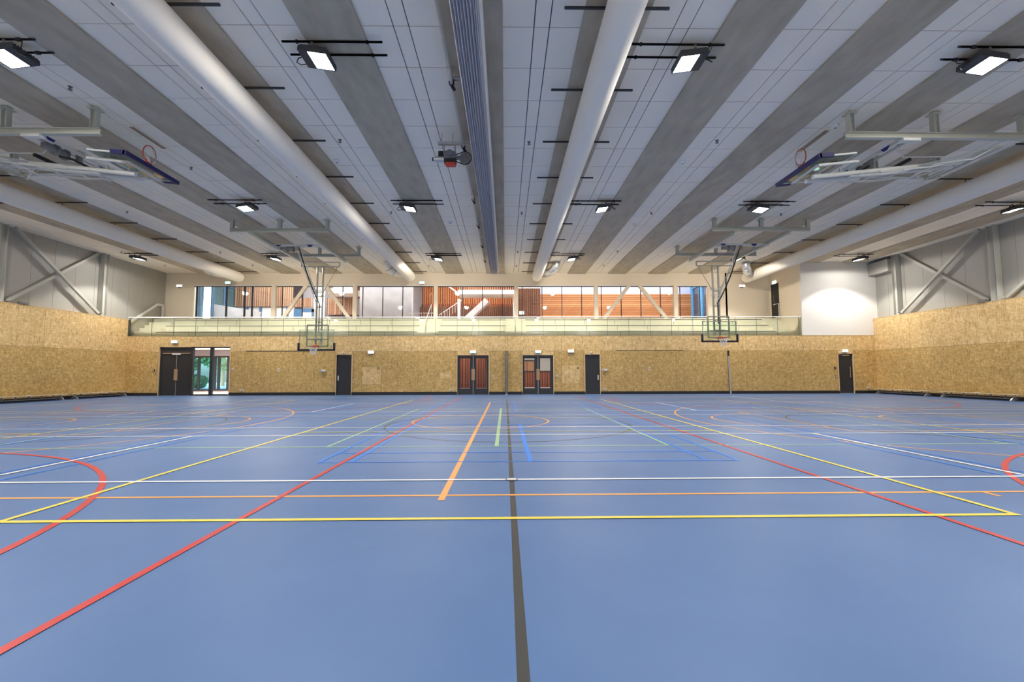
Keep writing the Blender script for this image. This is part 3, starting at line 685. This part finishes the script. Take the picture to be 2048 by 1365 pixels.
# ------------------------------------------------------------------ floodlights
proto = thing('floodlight', (0,0,0))
zl = 7.64
hb = MB(); hb.box(-.36,.22,-.27,.27,.02,.09).box(-.36,-.17,-.27,.27,-.012,.02)
for q in range(9): hb.box(-.34,.2,-.24+.06*q-.008,-.24+.06*q+.008,.09,.13)
TILT = Matrix.Rotation(rad(8), 4, 'Y')
hb.xf(lambda v: TILT @ v); hb.build('housing', LAMPB, proto)
pf = MB().box(-.165,.20,-.25,.25,-.006,.02); pf.xf(lambda v: TILT @ v); pf.build('light_panel', LAMPE, proto)
fr_ = MB().box(.2,.225,-.27,.27,-.012,.02).box(-.17,.2,-.27,-.25,-.012,.02).box(-.17,.2,.25,.27,-.012,.02); fr_.xf(lambda v: TILT @ v); fr_.build('bezel', LAMPB, proto)
MB().bar((-.1,-.2,.1),(-.1,-.2,.27),.05,.012).bar((-.1,.2,.1),(-.1,.2,.27),.05,.012).bar((.06,0,.1),(.02,0,.25),.05,.05).build('bracket', GREY, proto)
def lamp_rails(t, off):
    for yy in (-.19, .19): 
        MB().box(off-1.0, off+1.0, yy-.016, yy+.016, .25, .28).box(off-.72,off-.68,yy-.025,yy+.025,.235,.29).box(off+.68,off+.72,yy-.025,yy+.025,.235,.29).build('support_rail', RAILB, t)
MB().tube([(-.34,.0,.1),(-.46,.02,.06),(-.5,.05,.0),(-.44,.1,-.02),(-.33,.15,.03)], .012, 6).tube([(-.3,.1,.1),(-.42,.16,.15),(-.45,.19,.25)], .008, 6).build('power_cable', CABLE, proto)
ld = bpy.data.lights.new('lamp_beam', 'SPOT'); ld.energy = 680; ld.spot_size = rad(118); ld.spot_blend = .22; ld.shadow_soft_size = .18; ld.color = (1,.97,.92)
lo = bpy.data.objects.new('lamp_beam', ld); col.objects.link(lo); lo.parent = proto; lo.location = (0,0,-.06)
l2 = bpy.data.lights.new('lamp_spill', 'SPOT'); l2.energy = 150; l2.spot_size = rad(177); l2.spot_blend = .12; l2.shadow_soft_size = .2; l2.color = (1,.96,.90)
lo2 = bpy.data.objects.new('lamp_spill', l2); col.objects.link(lo2); lo2.parent = proto; lo2.location = (0,0,-.07)
l3 = l2.copy(); l3.energy = 420; l3.color = (1,.90,.76)  # stronger, warmer spill added to brighten the wall above the gallery windows
rows = [(.35, [-20.1,-10,-3.75,3.75,10,20.1], 'behind'), (8.95, [-20.1,-10,-3.75,3.75,10,20.1], 'nearest row'), (17.4, [-20.1,-10,-3.7,3.8,10,20.1], 'middle row'), (25.3, [-20.3,-12.8,-3.75,3.75,13.1,20.1], 'farthest row')]
ordn = ['leftmost lamp','second lamp from the left','lamp just left of the curtain','lamp just right of the curtain','second lamp from the right','rightmost lamp']
firstt = True
for ry, xs_, rn in rows:
    for i, x in enumerate(xs_):
        if firstt: t = proto; firstt = False
        else: t = copy_tree(proto)
        t.location = (x, ry, zl)
        flip = (abs(x) < 5 and x > 0) or (abs(x-10) < .1 or abs(x+10) < .1) and x < 0 or (abs(x) > 12 and x > 0)
        t.rotation_euler = (0, 0, PI if flip else 0)
        OFF[t.name] = Vector((0,0,0))
        tag(t, 'square ceiling floodlight, %s, %s' % (rn if rn != 'behind' else 'row behind the camera', ordn[i]), 'floodlight', 'square ceiling floodlights')
        offw = (-.3 if x > 0 else .3) if abs(x) < 5 or abs(x) > 12 else (.25 if x > 0 else -.35)
        lamp_rails(t, -offw if flip else offw)
        if ry > 20 and abs(x) < 18:                      # tilt added to four lamps' lights alone to brighten the gallery; housings stay put
            for ch in t.children:
                if ch.type == 'LIGHT':
                    ch.rotation_euler = (rad(15) * (-1 if flip else 1), 0, 0)
                    if ch.data == l2:
                        ch.data = l3
# ------------------------------------------------------------------ basketball rigs
def rig(name_label, px, py, ang, folded, L_, board_dx, near):
    """local frame: x sideways, y the way the board faces when lowered, pivot above (px,py)"""
    Rz = Matrix.Rotation(ang, 4, 'Z'); base = Vector((px, py, 0))
    def W(v): return base + (Rz @ v.to_3d())
    t = thing('basketball_hoop_rig', (px, py, 7.2), name_label, 'basketball hoop', 'ceiling-mounted basketball hoops')
    def fin(m, nm, mt, par=None, smooth=False): m.xf(W); return m.build(nm, mt, par or t, smooth)
    ZP = 7.18
    phi = rad(84) if folded else 0
    d = Vector((0, math.sin(phi), -math.cos(phi))); n = Vector((0, math.cos(phi), math.sin(phi))); X = Vector((1,0,0)); P0 = Vector((0,0,ZP))
    def P(x, s, t_): return P0 + X*x + d*s + n*t_
    def beam(m, p, q):   # I-section
        m.bar(p, q, .14, .014); p = Vector(p); q = Vector(q)
        m.bar(p-Vector((0,0,.14)), q-Vector((0,0,.14)), .14, .016); m.bar(p-Vector((0,0,.07)), q-Vector((0,0,.07)), .012, .13)
    posts_ = []
    for s_ in (-1, 1):
        m = MB(); beam(m, (s_*1.18, -.45, 7.42), (s_*1.18, 4.55 if not near else (4.3 if s_*math.sin(ang) < 0 else 1.75), 7.42)); fin(m, 'long_rail', RIGC)
    if near:
        for s_ in (-1, 1):
            for yy in ((-.35, 1.95, 4.15) if s_*math.sin(ang) < 0 else (-.35, 1.6)): posts_.append((s_*1.18, yy))
        zt = 7.42
    else:
        for yy in (.15, 4.45):
            m = MB(); beam(m, (-2.15, yy, 7.58), (2.15, yy, 7.58)); fin(m, 'cross_beam', RIGC)
            for xx in (-2.05, 0, 2.05): posts_.append((xx, yy))
        zt = 7.58
    for xx, yy in posts_:
        m = MB().box(xx-.07,xx+.07,yy-.07,yy-.055,zt,H+.06).box(xx-.07,xx+.07,yy+.055,yy+.07,zt,H+.06).box(xx-.01,xx+.01,yy-.055,yy+.055,zt,H+.06).box(xx-.12,xx+.12,yy-.12,yy+.12,H-.02,H+.0); fin(m, 'hanger_post', RIGC)
    # hoist carriage
    yh = 2.75
    m = MB().box(-1.18,1.18,yh-.02,yh+.02,7.27,7.36).box(-1.18,1.18,yh-.3,yh-.26,7.3,7.36).box(-1.25,-1.1,yh-.35,yh+.1,7.2,7.27).box(1.1,1.25,yh-.35,yh+.1,7.2,7.27); h_ = fin(m, 'hoist_carriage', RIGW)
    m = MB().tube([(.28,yh-.18,7.2),(.52,yh-.18,7.2)], .11, 18).tube([(.25,yh-.18,7.2),(.28,yh-.18,7.2)], .15, 18).tube([(.52,yh-.18,7.2),(.55,yh-.18,7.2)], .15, 18); fin(m, 'hoist_drum', GREY, h_)
    m = MB().box(.55,.85,yh-.25,yh-.1,7.12,7.26); fin(m, 'hoist_motor', GREY, h_)
    m = MB().box(-.05,.05,yh-.1,yh,7.1,7.3); fin(m, 'belt_guide', GREY, h_)
    m = MB().prism([(-.75,7.34),(-.45,7.34),(-.54,7.24),(-.66,7.24)], 1, yh+.02, yh+.03).prism([(.75,7.34),(1.0,7.34),(.95,7.27),(.8,7.27)], 1, yh+.02, yh+.03); fin(m, 'blue_plate', BLUEL, h_)
    # mast
    m = MB()
    for a, b in ((P(-1,.0,0),P(1,.0,0)), (P(-1,.24,0),P(1,.24,0)), (P(-1,0,0),P(-1,.24,0)), (P(1,0,0),P(1,.24,0))): m.bar(a, b, .05, .05)
    fr = fin(m, 'pivot_frame', RIGC)
    m = MB(); rt_ = .062 if near else .05; m.tube([P(-.15,.24,0), P(-.15,L_-.3,0)], rt_, 12); m.tube([P(.15,.24,0), P(.15,L_-.3,0)], rt_, 12)
    for s0 in (1.6, 2.4, 3.2): m.bar(P(-.15,s0,0), P(.15,s0,0), .05, .05)
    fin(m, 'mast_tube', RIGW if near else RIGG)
    for s_ in (-1, 1):
        m = MB().tube([P(s_*.92,.24,0), P(s_*.2,1.55,0)], .018, 8); fin(m, 'side_brace', RIGG)
    # actuator / lattice arms
    m = MB()
    if not folded:
        for xx in (-.06, .12):
            m.tube([Vector((xx+.0,yh-.15,7.25)), P(xx*.8-.02,2.45,0)], .018, 8)
        for q in (.3,.55,.62,.85):
            a = Vector((-.06,yh-.15,7.25)).lerp(P(-.06,2.45,0), q); b = Vector((.12,yh-.15,7.25)).lerp(P(.1,2.45,0), q); m.bar(a, b, .03, .03)
        m.tube([P(-.3,1.45,.15), P(.0,2.0,.02)], .012, 6); m.tube([P(.3,1.45,.15), P(.05,2.0,.02)], .012, 6)
        for xx in (-.3,-.22,.22,.3): m.tube([P(xx,1.35,.1), P(xx*.6,1.9,.1)], .014, 6)
        m.bar(P(-.35,1.5,.05),P(.35,1.5,.05),.02,.04); m.bar(P(-.28,1.85,.05),P(.28,1.85,.05),.03,.04)
        fin(m, 'folding_arm', RIGW)
        m = MB(); c_ = [Vector((-.02,yh-.16,7.22)), Vector((-.02,yh-.7,6.6)), Vector((-.03,1.5,6.0)), Vector((-.03,.8,5.4)), P(-.03,2.25,.1), P(-.03,2.6,.1), P(-.03,L_-.95,.1)]
        m.tube([W_ for W_ in c_], .028, 8); fin(m, 'lifting_belt', CABLE)
    else:
        for xx in (-.42, .42):
            m.tube([Vector((xx,-.1,7.25)), P(xx*.8,1.35,-.12), P(xx*.4,2.6,-.05)], .022, 8)
            m.tube([Vector((xx*1.6,yh-.2,7.25)), P(xx*.7,2.0,.25), P(xx,1.0,.1)], .018, 8)
        for s0, tt in ((.7,-.1),(1.35,-.14),(2.1,-.12),(2.75,-.1),(3.3,-.1)): m.bar(P(-.38,s0,tt), P(.38,s0,tt), .04, .03)
        for xx in (-.3,-.2,.2,.3):
            m.tube([P(xx,1.9,-.13), P(xx,2.6,-.15), P(xx*.7,3.5,-.1)], .014, 6)
        m.tube([Vector((1.1,.0,7.28)), Vector((.75,.55,6.95)), Vector((.2,1.3,7.05))], .02, 8); m.tube([Vector((-1.1,.0,7.28)), Vector((-.75,.55,6.95)), Vector((-.2,1.3,7.05))], .02, 8)
        fin(m, 'folding_arm', RIGW)
        m = MB().tube([P(.05,.9,.07), P(.05,2.6,.08), P(.05,L_-1.0,.09)], .02, 8).box(-.3,.35,yh-.95,yh-.88,7.12,7.2); fin(m, 'lifting_belt', CABLE)
        m = MB().tube([P(-.25,2.95,.12),P(.45,2.95,.12),P(.55,2.7,.12)], .035, 4); fin(m, 'black_stop_bar', CABLE)
    # board carrier
    bx = board_dx
    m = MB()
    for a, b in (((-.55,L_-1.3),(-.55,L_-.2)), ((.55,L_-1.3),(.55,L_-.2)), ((-.55,L_-1.3),(.55,L_-1.3)), ((-.55,L_-.55),(.55,L_-.55)), ((-.55,L_-.2),(.55,L_-.2))):
        m.bar(P(bx+a[0],a[1],.16), P(bx+b[0],b[1],.16), .06, .06, n)
    for xx in (-.15,.15):
        for s0 in (L_-1.1, L_-.5): m.bar(P(xx,s0,0), P(bx+xx,s0,.16), .05, .05)
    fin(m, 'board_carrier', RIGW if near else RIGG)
    # backboard
    m = MB()
    def slab(x0, x1, s0, s1, t0, t1, mm):
        vs = [P(bx+x, s, t_) for x, s, t_ in ((x0,s0,t0),(x1,s0,t0),(x1,s1,t0),(x0,s1,t0),(x0,s0,t1),(x1,s0,t1),(x1,s1,t1),(x0,s1,t1))]
        mm.add(vs, [(0,3,2,1),(4,5,6,7),(0,1,5,4),(1,2,6,5),(2,3,7,6),(3,0,4,7)])
    slab(-.88,.88,L_-1.03,L_-.02,.265,.275,m); bb = fin(m, 'backboard', GLASSB)
    m = MB(); S0 = L_-1.05
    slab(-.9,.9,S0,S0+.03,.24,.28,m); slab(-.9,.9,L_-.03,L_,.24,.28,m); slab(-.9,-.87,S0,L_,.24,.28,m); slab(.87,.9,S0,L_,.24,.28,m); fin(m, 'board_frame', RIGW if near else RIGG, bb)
    m = MB(); 
    for (x0,x1,s0,s1) in ((-.295,.295,L_-.6,L_-.57),(-.295,.295,L_-.15,L_-.12),(-.295,-.265,L_-.6,L_-.12),(.265,.295,L_-.6,L_-.12)): slab(x0,x1,s0,s1,.276,.279,m)
    fin(m, 'target_square', RIGG if not near else WPL, bb)
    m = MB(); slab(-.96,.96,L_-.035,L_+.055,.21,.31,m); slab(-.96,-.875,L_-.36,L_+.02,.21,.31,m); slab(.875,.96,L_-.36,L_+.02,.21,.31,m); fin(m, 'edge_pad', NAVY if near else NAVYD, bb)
    # rim and net
    rc = (bx, L_-.15, .28+.15+.225)
    m = MB(); ring_ = [P(bx+.225*math.cos(a), rc[1], rc[2]+.225*math.sin(a)) for a in [2*PI*q/28 for q in range(28)]]
    m.tube(ring_, .014, 8, closed=True); slab(-.12,.12,L_-.24,L_-.1,.28,.295,m); slab(-.09,.09,L_-.165,L_-.14,.29,.46,m)
    m.bar(P(bx-.08,L_-.08,.29), P(bx-.1,rc[1],.5), .02, .02); m.bar(P(bx+.08,L_-.08,.29), P(bx+.1,rc[1],.5), .02, .02)
    rm = fin(m, 'rim', ORANGE)
    m = MB(); K = 12; g_ = Vector((0,0,-1))
    def netp(j, r): # r 0..4 levels
        a = 2*PI*(j + .5*(r % 2))/K; rr = (.222, .19, .155, .125, .115)[r]; dd = (0,.11,.22,.32,.42)[r]
        if folded: return P(bx+rr*math.cos(a), rc[1], rc[2]+rr*math.sin(a)) + d*(dd*.22) + g_*(dd*.35)
        return P(bx+rr*math.cos(a), rc[1]+dd, rc[2]+rr*math.sin(a))
    for r in range(4):
        for j in range(K):
            m.tube([netp(j, r), netp(j, r+1)], .0055, 4, cap=False); m.tube([netp(j, r), netp(j-1 if r % 2 == 0 else j+1, r+1)], .0055, 4, cap=False)
    fin(m, 'net', NET, rm)
    return t
rig('lowered basketball hoop on a ceiling frame, left of the divider curtain, before the gallery', -9.80, 24.12, PI, False, 7.18-2.5, 0, False)
rig('lowered basketball hoop on a ceiling frame, right of the divider curtain, before the gallery', 11.17, 23.85, PI, False, 7.18-2.9, 0, False)
rig('folded basketball hoop with a blue padded edge tucked under the ceiling at upper left', -14.45, 12.42, -PI/2, True, 4.72, 0, True)
rig('folded basketball hoop with a blue padded edge tucked under the ceiling at upper right', 13.05, 12.42, PI/2, True, 4.80, 0, True)
# ------------------------------------------------------------------ rooms seen through the doors
# corridor behind the middle doors
w = MB().box(-6,6.2,27.5,32.2,-.2,0,0).box(-6,6.2,27.5,32.2,3.0,3.1,1).box(-6,-5.9,27.5,32.2,0,3,1).box(6.1,6.2,27.5,32.2,0,3,1).box(-6,6.2,32.0,32.2,0,3,1).box(.0,.1,27.5,32,0,3,1)
tag(w.build('wall_corridor', [SAND, PLASTER]), kind='structure')
tag(MB().box(-5.9,-1.35,29.6,29.7,0,3.0).box(-1.35,-1.3,29.6,31,0,3.0).build('corridor_slat_wall', SLATR), 'red-brown vertical slat wall behind the left glazed doors', 'slat wall')
t = thing('low_slat_wall', (2.3, 31.2, 0), 'low red slatted counter wall behind the right glazed doors', 'slat wall')
MB().box(.3,3.4,31.15,31.25,.3,1.36).build('slat_panel', SLATR, t); MB().box(.3,3.4,31.1,31.3,1.36,1.42).build('capping', DARK, t); MB().box(.3,3.4,31.1,31.3,0,.3).build('base', WPL, t)
t = thing('orange_door_panel', (1.4, 31.9, 0), 'orange-tinted glazed panel in a black frame behind the right glazed doors', 'door')
MB().box(1.0,2.0,31.9,31.95,0,2.1).build('panel', mat('orange_panel', (.72,.34,.16), .6), t); MB().box(1.0,2.05,31.86,31.9,2.1,2.16).box(2.0,2.05,31.86,31.9,0,2.1).box(1.5,1.53,31.86,31.9,0,2.1).build('frame', DARK, t)
# lobby behind the glass side panel
w = MB().box(-27,-12,27.45,35.2,-.2,0,0).box(-27,-12,27.45,35.2,3.05,3.15,1).box(-12.1,-12,27.45,35.2,0,3.1,1).box(-27,-12,35,35.2,2.62,3.15,1).box(-27.1,-27,27.45,35.2,0,3.1,1)
tag(w.build('wall_lobby', [SAND, LAV]), kind='structure')
t = thing('window_8', (-20, 35.1, 0), kind='structure')
m = MB().box(-27,-12,35,35.15,0,.12).box(-27,-12,35,35.15,2.5,2.62)
xs_ = [-27,-25,-23.95,-23.2,-22.0,-21.7,-21.0,-20.3,-19.9,-19.3,-18.7,-18.2,-17,-15,-12]
for x in xs_: m.box(x-.07,x+.07,34.98,35.16,.12,2.5)
m.build('window_frame', DFRAME, t)
for i in range(len(xs_)-1): MB().box(xs_[i]+.07,xs_[i+1]-.07,35.06,35.07,.12,2.5).build('pane', GLASST, t)
tag(MB().box(-60,10,35.3,70,-.3,-.05).build('ground', PAVE), kind='structure')
random.seed(3)
def blob(name, x, y, rx, rz, z0, label, cat, n_=260):
    m = MB()
    for i in range(n_):
        u = random.random()*2*PI; v = math.acos(2*random.random()-1); r = .72+.3*random.random()
        p = Vector((x+rx*r*math.sin(v)*math.cos(u), y+rx*.7*r*math.sin(v)*math.sin(u), z0+rz*(1+r*math.cos(v))))
        s_ = .16*rx*(.7+.7*random.random()) if rx < 1.4 else .22*(1+random.random())
        a = Vector((random.gauss(0,1),random.gauss(0,1),random.gauss(0,1))).normalized(); b = a.orthogonal().normalized(); c_ = a.cross(b)
        m.add([p+b*s_, p+c_*s_*.6+a*s_*.2, p-b*s_, p-c_*s_*.6-a*s_*.1, p+a*s_*.25, p-a*s_*.15], [(0,1,4),(1,2,4),(2,3,4),(3,0,4),(1,0,5),(2,1,5),(3,2,5),(0,3,5)])
    return tag(m.build(name, LEAF), label, cat)
blob('shrub', -28.5, 42, 1.5, .55, 0, 'green clipped shrub outside the lobby glazing', 'shrub', 300)
for x, y, l in ((-37,54,'left one'), (-30.5,50,'middle one'), (-24,54,'right one')):
    o = blob('tree', x, y, 2.6, 2.4, 1.6, 'bushy green tree outside beyond the lobby glazing, '+l, 'tree', 700)
    MB().tube([(x,y,-.06),(x,y,2.6)], [.2,.13], 8).build('trunk', COPPER, o)
# ------------------------------------------------------------------ atrium beyond the gallery windows
XL_, XR_ = -21.4, 14.9
w = MB().box(-30,22,YB+.2,41,3.2,3.4,0)                      # atrium floor
w.box(-30,22,YB+.2,41,9.6,9.8,1)                             # roof
tag(w.build('floor_atrium', [SAND, PLASTER]), kind='structure')
w = MB()
w.box(-21.4,-16.7,36.2,36.35,3.4,6.5,0)                      # white lower left
w.box(-30,22,40.8,41,3.4,9.6,1)
w.box(2.8,15,36.2,36.3,7.55,9.6,2); w.box(1.0,2.8,36.22,36.3,8.0,9.6,1)
w.box(-16.7,-14.0,37.6,37.7,3.4,9.6,1); w.box(-15.17,-14.3,36.2,36.3,3.4,9.6,3)
tag(w.build('wall_atrium', [PLASTER, LAV, PALEB, BEIGE]), kind='structure')
def slat(name, x0, x1, y, z0, z1, m_, label, th=.1): return tag(MB().box(x0,x1,y,y+th,z0,z1).build(name, m_), label, 'cladding')
slat('slat_wall', -21.3,-16.75,36.0,6.55,9.6, SLATV, 'weathered vertical timber slats behind the gallery windows at far left')
slat('slat_parapet', -16.7,-15.2,35.9,6.5,7.2, SLATV, 'slatted timber parapet behind the left A-frame brace')
slat('slat_parapet', -14.0,-12.0,35.9,5.9,7.2, SLATV, 'slatted timber band left of the pale concrete wall')
slat('slat_wall', -14.0,-11.6,36.4,3.4,5.9, SLATB, 'dark timber recess low behind the left A-frame brace')
slat('slat_wall', -12.2,-11.6,36.2,7.2,9.6, SLATO, 'orange slats just left of the pale concrete wall')
slat('slat_wall', -7.2,1.0,39.5,7.2,9.6, SLATO, 'orange-brown slat wall above the atrium stairs')
slat('slat_wall', -7.2,1.0,38.4,3.4,6.85, SLATB, 'dark brown slat wall below the atrium stair landing')
slat('slat_band', -7.2,1.0,39.2,6.85,7.2, SLATR, 'red timber band behind the atrium stairs')
slat('slat_wall', 1.02,2.8,36.1,3.4,8.0, SLATB, 'dark slatted block left of the horizontal boards')
slat('board_wall', 2.8,14.9,36.1,3.4,7.55, SLATH, 'wide wall of horizontal timber boards behind the right gallery windows')
t = tag(MB().box(-10.5,-6.75,32.9,33.4,3.4,9.5).build('concrete_wall', CONCW), 'large pale concrete wall behind the gallery windows left of centre', 'wall')
t = thing('white_canopy', (-12, 34.5, 7.2), 'white boxed ceiling bulkhead left of the pale concrete wall', 'bulkhead')
MB().box(-13.2,-11.2,34,35.6,7.25,7.6).box(-13.0,-11.6,34.4,35.6,7.6,9.6).build('bulkhead_box', PLASTER, t)
t = thing('blue_door', (-15.7, 36.1, 3.4), 'dark blue door with a white leaf behind the left A-frame brace', 'door')
MB().box(-16.65,-15.95,36.02,36.12,3.4,6.1).box(-15.25,-15.1,36.02,36.12,3.4,6.35).box(-16.65,-15.1,36.02,36.12,6.1,6.35).build('blue_frame', BFRAME, t); MB().box(-15.95,-15.25,36.05,36.1,3.4,6.1).build('white_leaf', PLASTER, t)
for i, x in enumerate((-21.2,-20.35,-19.3,-18.2,-17.2)):
    tag(MB().box(x-.07,x+.07,36.05,36.19,3.4,6.5).build('partition_post', BFRAME), 'slim dark blue partition post below the weathered slats, number %s from the left' % ('one','two','three','four','five')[i], 'post', 'blue partition posts')
tag(MB().bar((-23.0,33.6,6.15),(-18.0,33.6,5.3),.12,1.0,(0,0,1)).build('ramp_screen', CONCW), 'sloping pale screen behind the leftmost gallery windows', 'screen')
# stairs
t = thing('atrium_stair', (-3, 35, 3.4), 'white steel staircase and landing in the atrium behind the middle windows', 'staircase')
MB().box(-3.6,.85,34.6,36.5,7.28,7.62).build('landing_slab', PLASTER, t)
MB().bar((-3.6,35,7.4),(-5.1,35,8.5),.1,.36,(0,1,0)).build('upper_flight', PLASTER, t)
MB().bar((-3.1,35.2,5.25),(-1.4,35.2,6.85),.42,1.1,(0,1,0)).build('lower_flight', CONCW, t)
m = MB()
for q in range(26): m.box(-3.5+q*.17,-3.485+q*.17,34.62,34.64,7.62,8.6)
m.box(-3.5,.85,34.61,34.65,8.55,8.6); m.build('landing_railing', WPL, t)
m = MB()
for q in range(9): x = -5.0+q*.2; m.box(x,x+.02,34.4,34.42,5.0+q*.14,5.6+q*.14)
m.bar((-5.0,34.4,5.65),(-3.3,34.4,6.8),.04,.04); m.build('lower_railing', WPL, t)
tag(MB().box(.62,.85,35.6,35.9,3.4,7.28).build('white_column', PLASTER), 'white column at the right end of the atrium stair landing', 'column')
t = thing('atrium_railing', (-6.2, 32, 3.4), 'white upright railing right of the pale concrete wall', 'railing')
m = MB()
for q in range(12): m.box(-6.7+q*.17,-6.685+q*.17,31.9,31.93,4.6,5.45)
m.box(-6.7,-4.7,31.88,31.94,5.45,5.5); m.build('bars', WPL, t)
for x, y, z0, z1, l in ((-20.3,31.2,4.6,7.3,'leftmost gallery window'), (-14.0,35.0,5.4,7.2,'left A-frame brace'), (-3.45,34.0,4.9,6.8,'middle window by the stairs'), (-3.1,34.3,7.9,8.6,'stair landing top')):
    t = tag(MB().tube([(x,y,z0),(x,y,z1)], .09 if x > -19 else .2, 12).build('tube_lamp', TUBEL), 'bright white vertical tube lamp behind the %s' % l, 'lamp')
sign(1.3, 36.08, 5.9, 'g', 'small green lit sign on the dark slatted block in the atrium', wd=.4, ht=.26)
# glazed side facades of the atrium
for s_, xx, nm in ((-1, XL_, 'window_9'), (1, XR_, 'window_10')):
    t = thing(nm, (xx, 34, 3.4), kind='structure')
    m = MB().box(xx,xx+.15,YB+.2,36.4,3.4,4.0).box(xx,xx+.15,YB+.2,36.4,8.6,9.6)
    ysx = [YB+.3+(36.2-YB-.3)*q/(4 if s_ < 0 else 3) for q in range(5 if s_ < 0 else 4)]
    for yy in ysx: m.box(xx-.02,xx+.1,yy-.05-(.25 if s_ > 0 else 0),yy+.05+(.25 if s_ > 0 else 0),4.0,8.6)
    m.box(xx,xx+.15,YB+.2,36.4,7.9,8.0); m.build('window_frame', BFRAME if s_ < 0 else SKYB, t)
    for i in range(len(ysx)-1): MB().box(xx+.07,xx+.08,ysx[i]+.09,ysx[i+1]-.09,4.0,8.6).build('pane', GLASST if s_ < 0 else GLASS, t)
tag(MB().box(-30,XL_,40,41,3.4,9.6).box(-30,XL_,36.2,36.4,3.2,9.8).build('wall_atrium_left', LAV), kind='structure')
tag(MB().box(XR_,22,36.1,36.4,3.2,9.8).build('wall_atrium_right', PALEB), kind='structure')
# ------------------------------------------------------------------ unseen area lights added to brighten the neighbouring rooms, then daylight
def area(name, loc, sx, sy, e, c_=(1,1,1), rot=(0,0,0)):
    l = bpy.data.lights.new(name, 'AREA'); l.shape = 'RECTANGLE'; l.size = sx; l.size_y = sy; l.energy = e; l.color = c_
    o = bpy.data.objects.new(name, l); col.objects.link(o); o.location = loc; o.rotation_euler = rot; return o
area('atrium_fill_light', (-15.5,33.4,9.5), 9, 4, 520, (1,.97,.93))
area('atrium_fill_light', (-3,35.5,9.5), 7, 5, 520, (1,.95,.88))
area('atrium_fill_light', (8.5,33.4,9.5), 10, 4, 620, (1,.95,.9))
area('corridor_fill_light', (-3,28.6,2.95), 4, .6, 60, (1,.93,.85))
area('corridor_fill_light', (2.2,29.6,2.95), 2.5, 2, 70, (1,.96,.92))
area('lobby_fill_light', (-18.5,31,3.0), 6, 3, 420, (1,.95,.93))
sun = bpy.data.lights.new('daylight_sun', 'SUN'); sun.energy = 1.6; sun.angle = rad(4); sun.color = (1,.97,.92)
so = bpy.data.objects.new('daylight_sun', sun); col.objects.link(so); so.rotation_euler = (rad(38), rad(8), rad(150))
wd = bpy.data.worlds.new('sky'); bpy.context.scene.world = wd; wd.use_nodes = True
nt = wd.node_tree; bg = nt.nodes['Background']; sk = nt.nodes.new('ShaderNodeTexSky'); sk.sky_type = 'NISHITA'; sk.sun_disc = False; sk.sun_elevation = rad(40); sk.sun_rotation = rad(200); sk.air_density = 1.0; sk.dust_density = 2.5
nt.links.new(sk.outputs[0], bg.inputs[0]); bg.inputs[1].default_value = .6
# ------------------------------------------------------------------ camera
p, yw, rl, f, h = .06931, .01484, -.00277, 914.9, 1.289
fw = Vector((math.sin(yw)*math.cos(p), math.cos(yw)*math.cos(p), math.sin(p))); rt = Vector((math.cos(yw), -math.sin(yw), 0)); up = rt.cross(fw)
rt2 = rt*math.cos(rl)+up*math.sin(rl); up2 = up*math.cos(rl)-rt*math.sin(rl)
cd = bpy.data.cameras.new('camera'); cam = bpy.data.objects.new('camera', cd); col.objects.link(cam)
M = Matrix((rt2, up2, -fw)).transposed().to_4x4(); M.translation = Vector((0,0,h)); cam.matrix_world = M
cd.sensor_width = 36; cd.lens = 36*f/2048; cd.clip_start = .05; cd.clip_end = 300
sc = bpy.context.scene; sc.camera = cam
sc.view_settings.view_transform = 'Standard'; sc.view_settings.look = 'None'; sc.view_settings.gamma = 1; sc.view_settings.exposure = .34
try: sc.view_settings.use_curve_mapping = False
except Exception: pass
sc.cycles.use_denoising = True
sc.cycles.max_bounces = 10; sc.cycles.diffuse_bounces = 5; sc.cycles.transparent_max_bounces = 16; sc.cycles.glossy_bounces = 4
sc.cycles.sample_clamp_indirect = 0; sc.cycles.caustics_reflective = False; sc.cycles.caustics_refractive = False
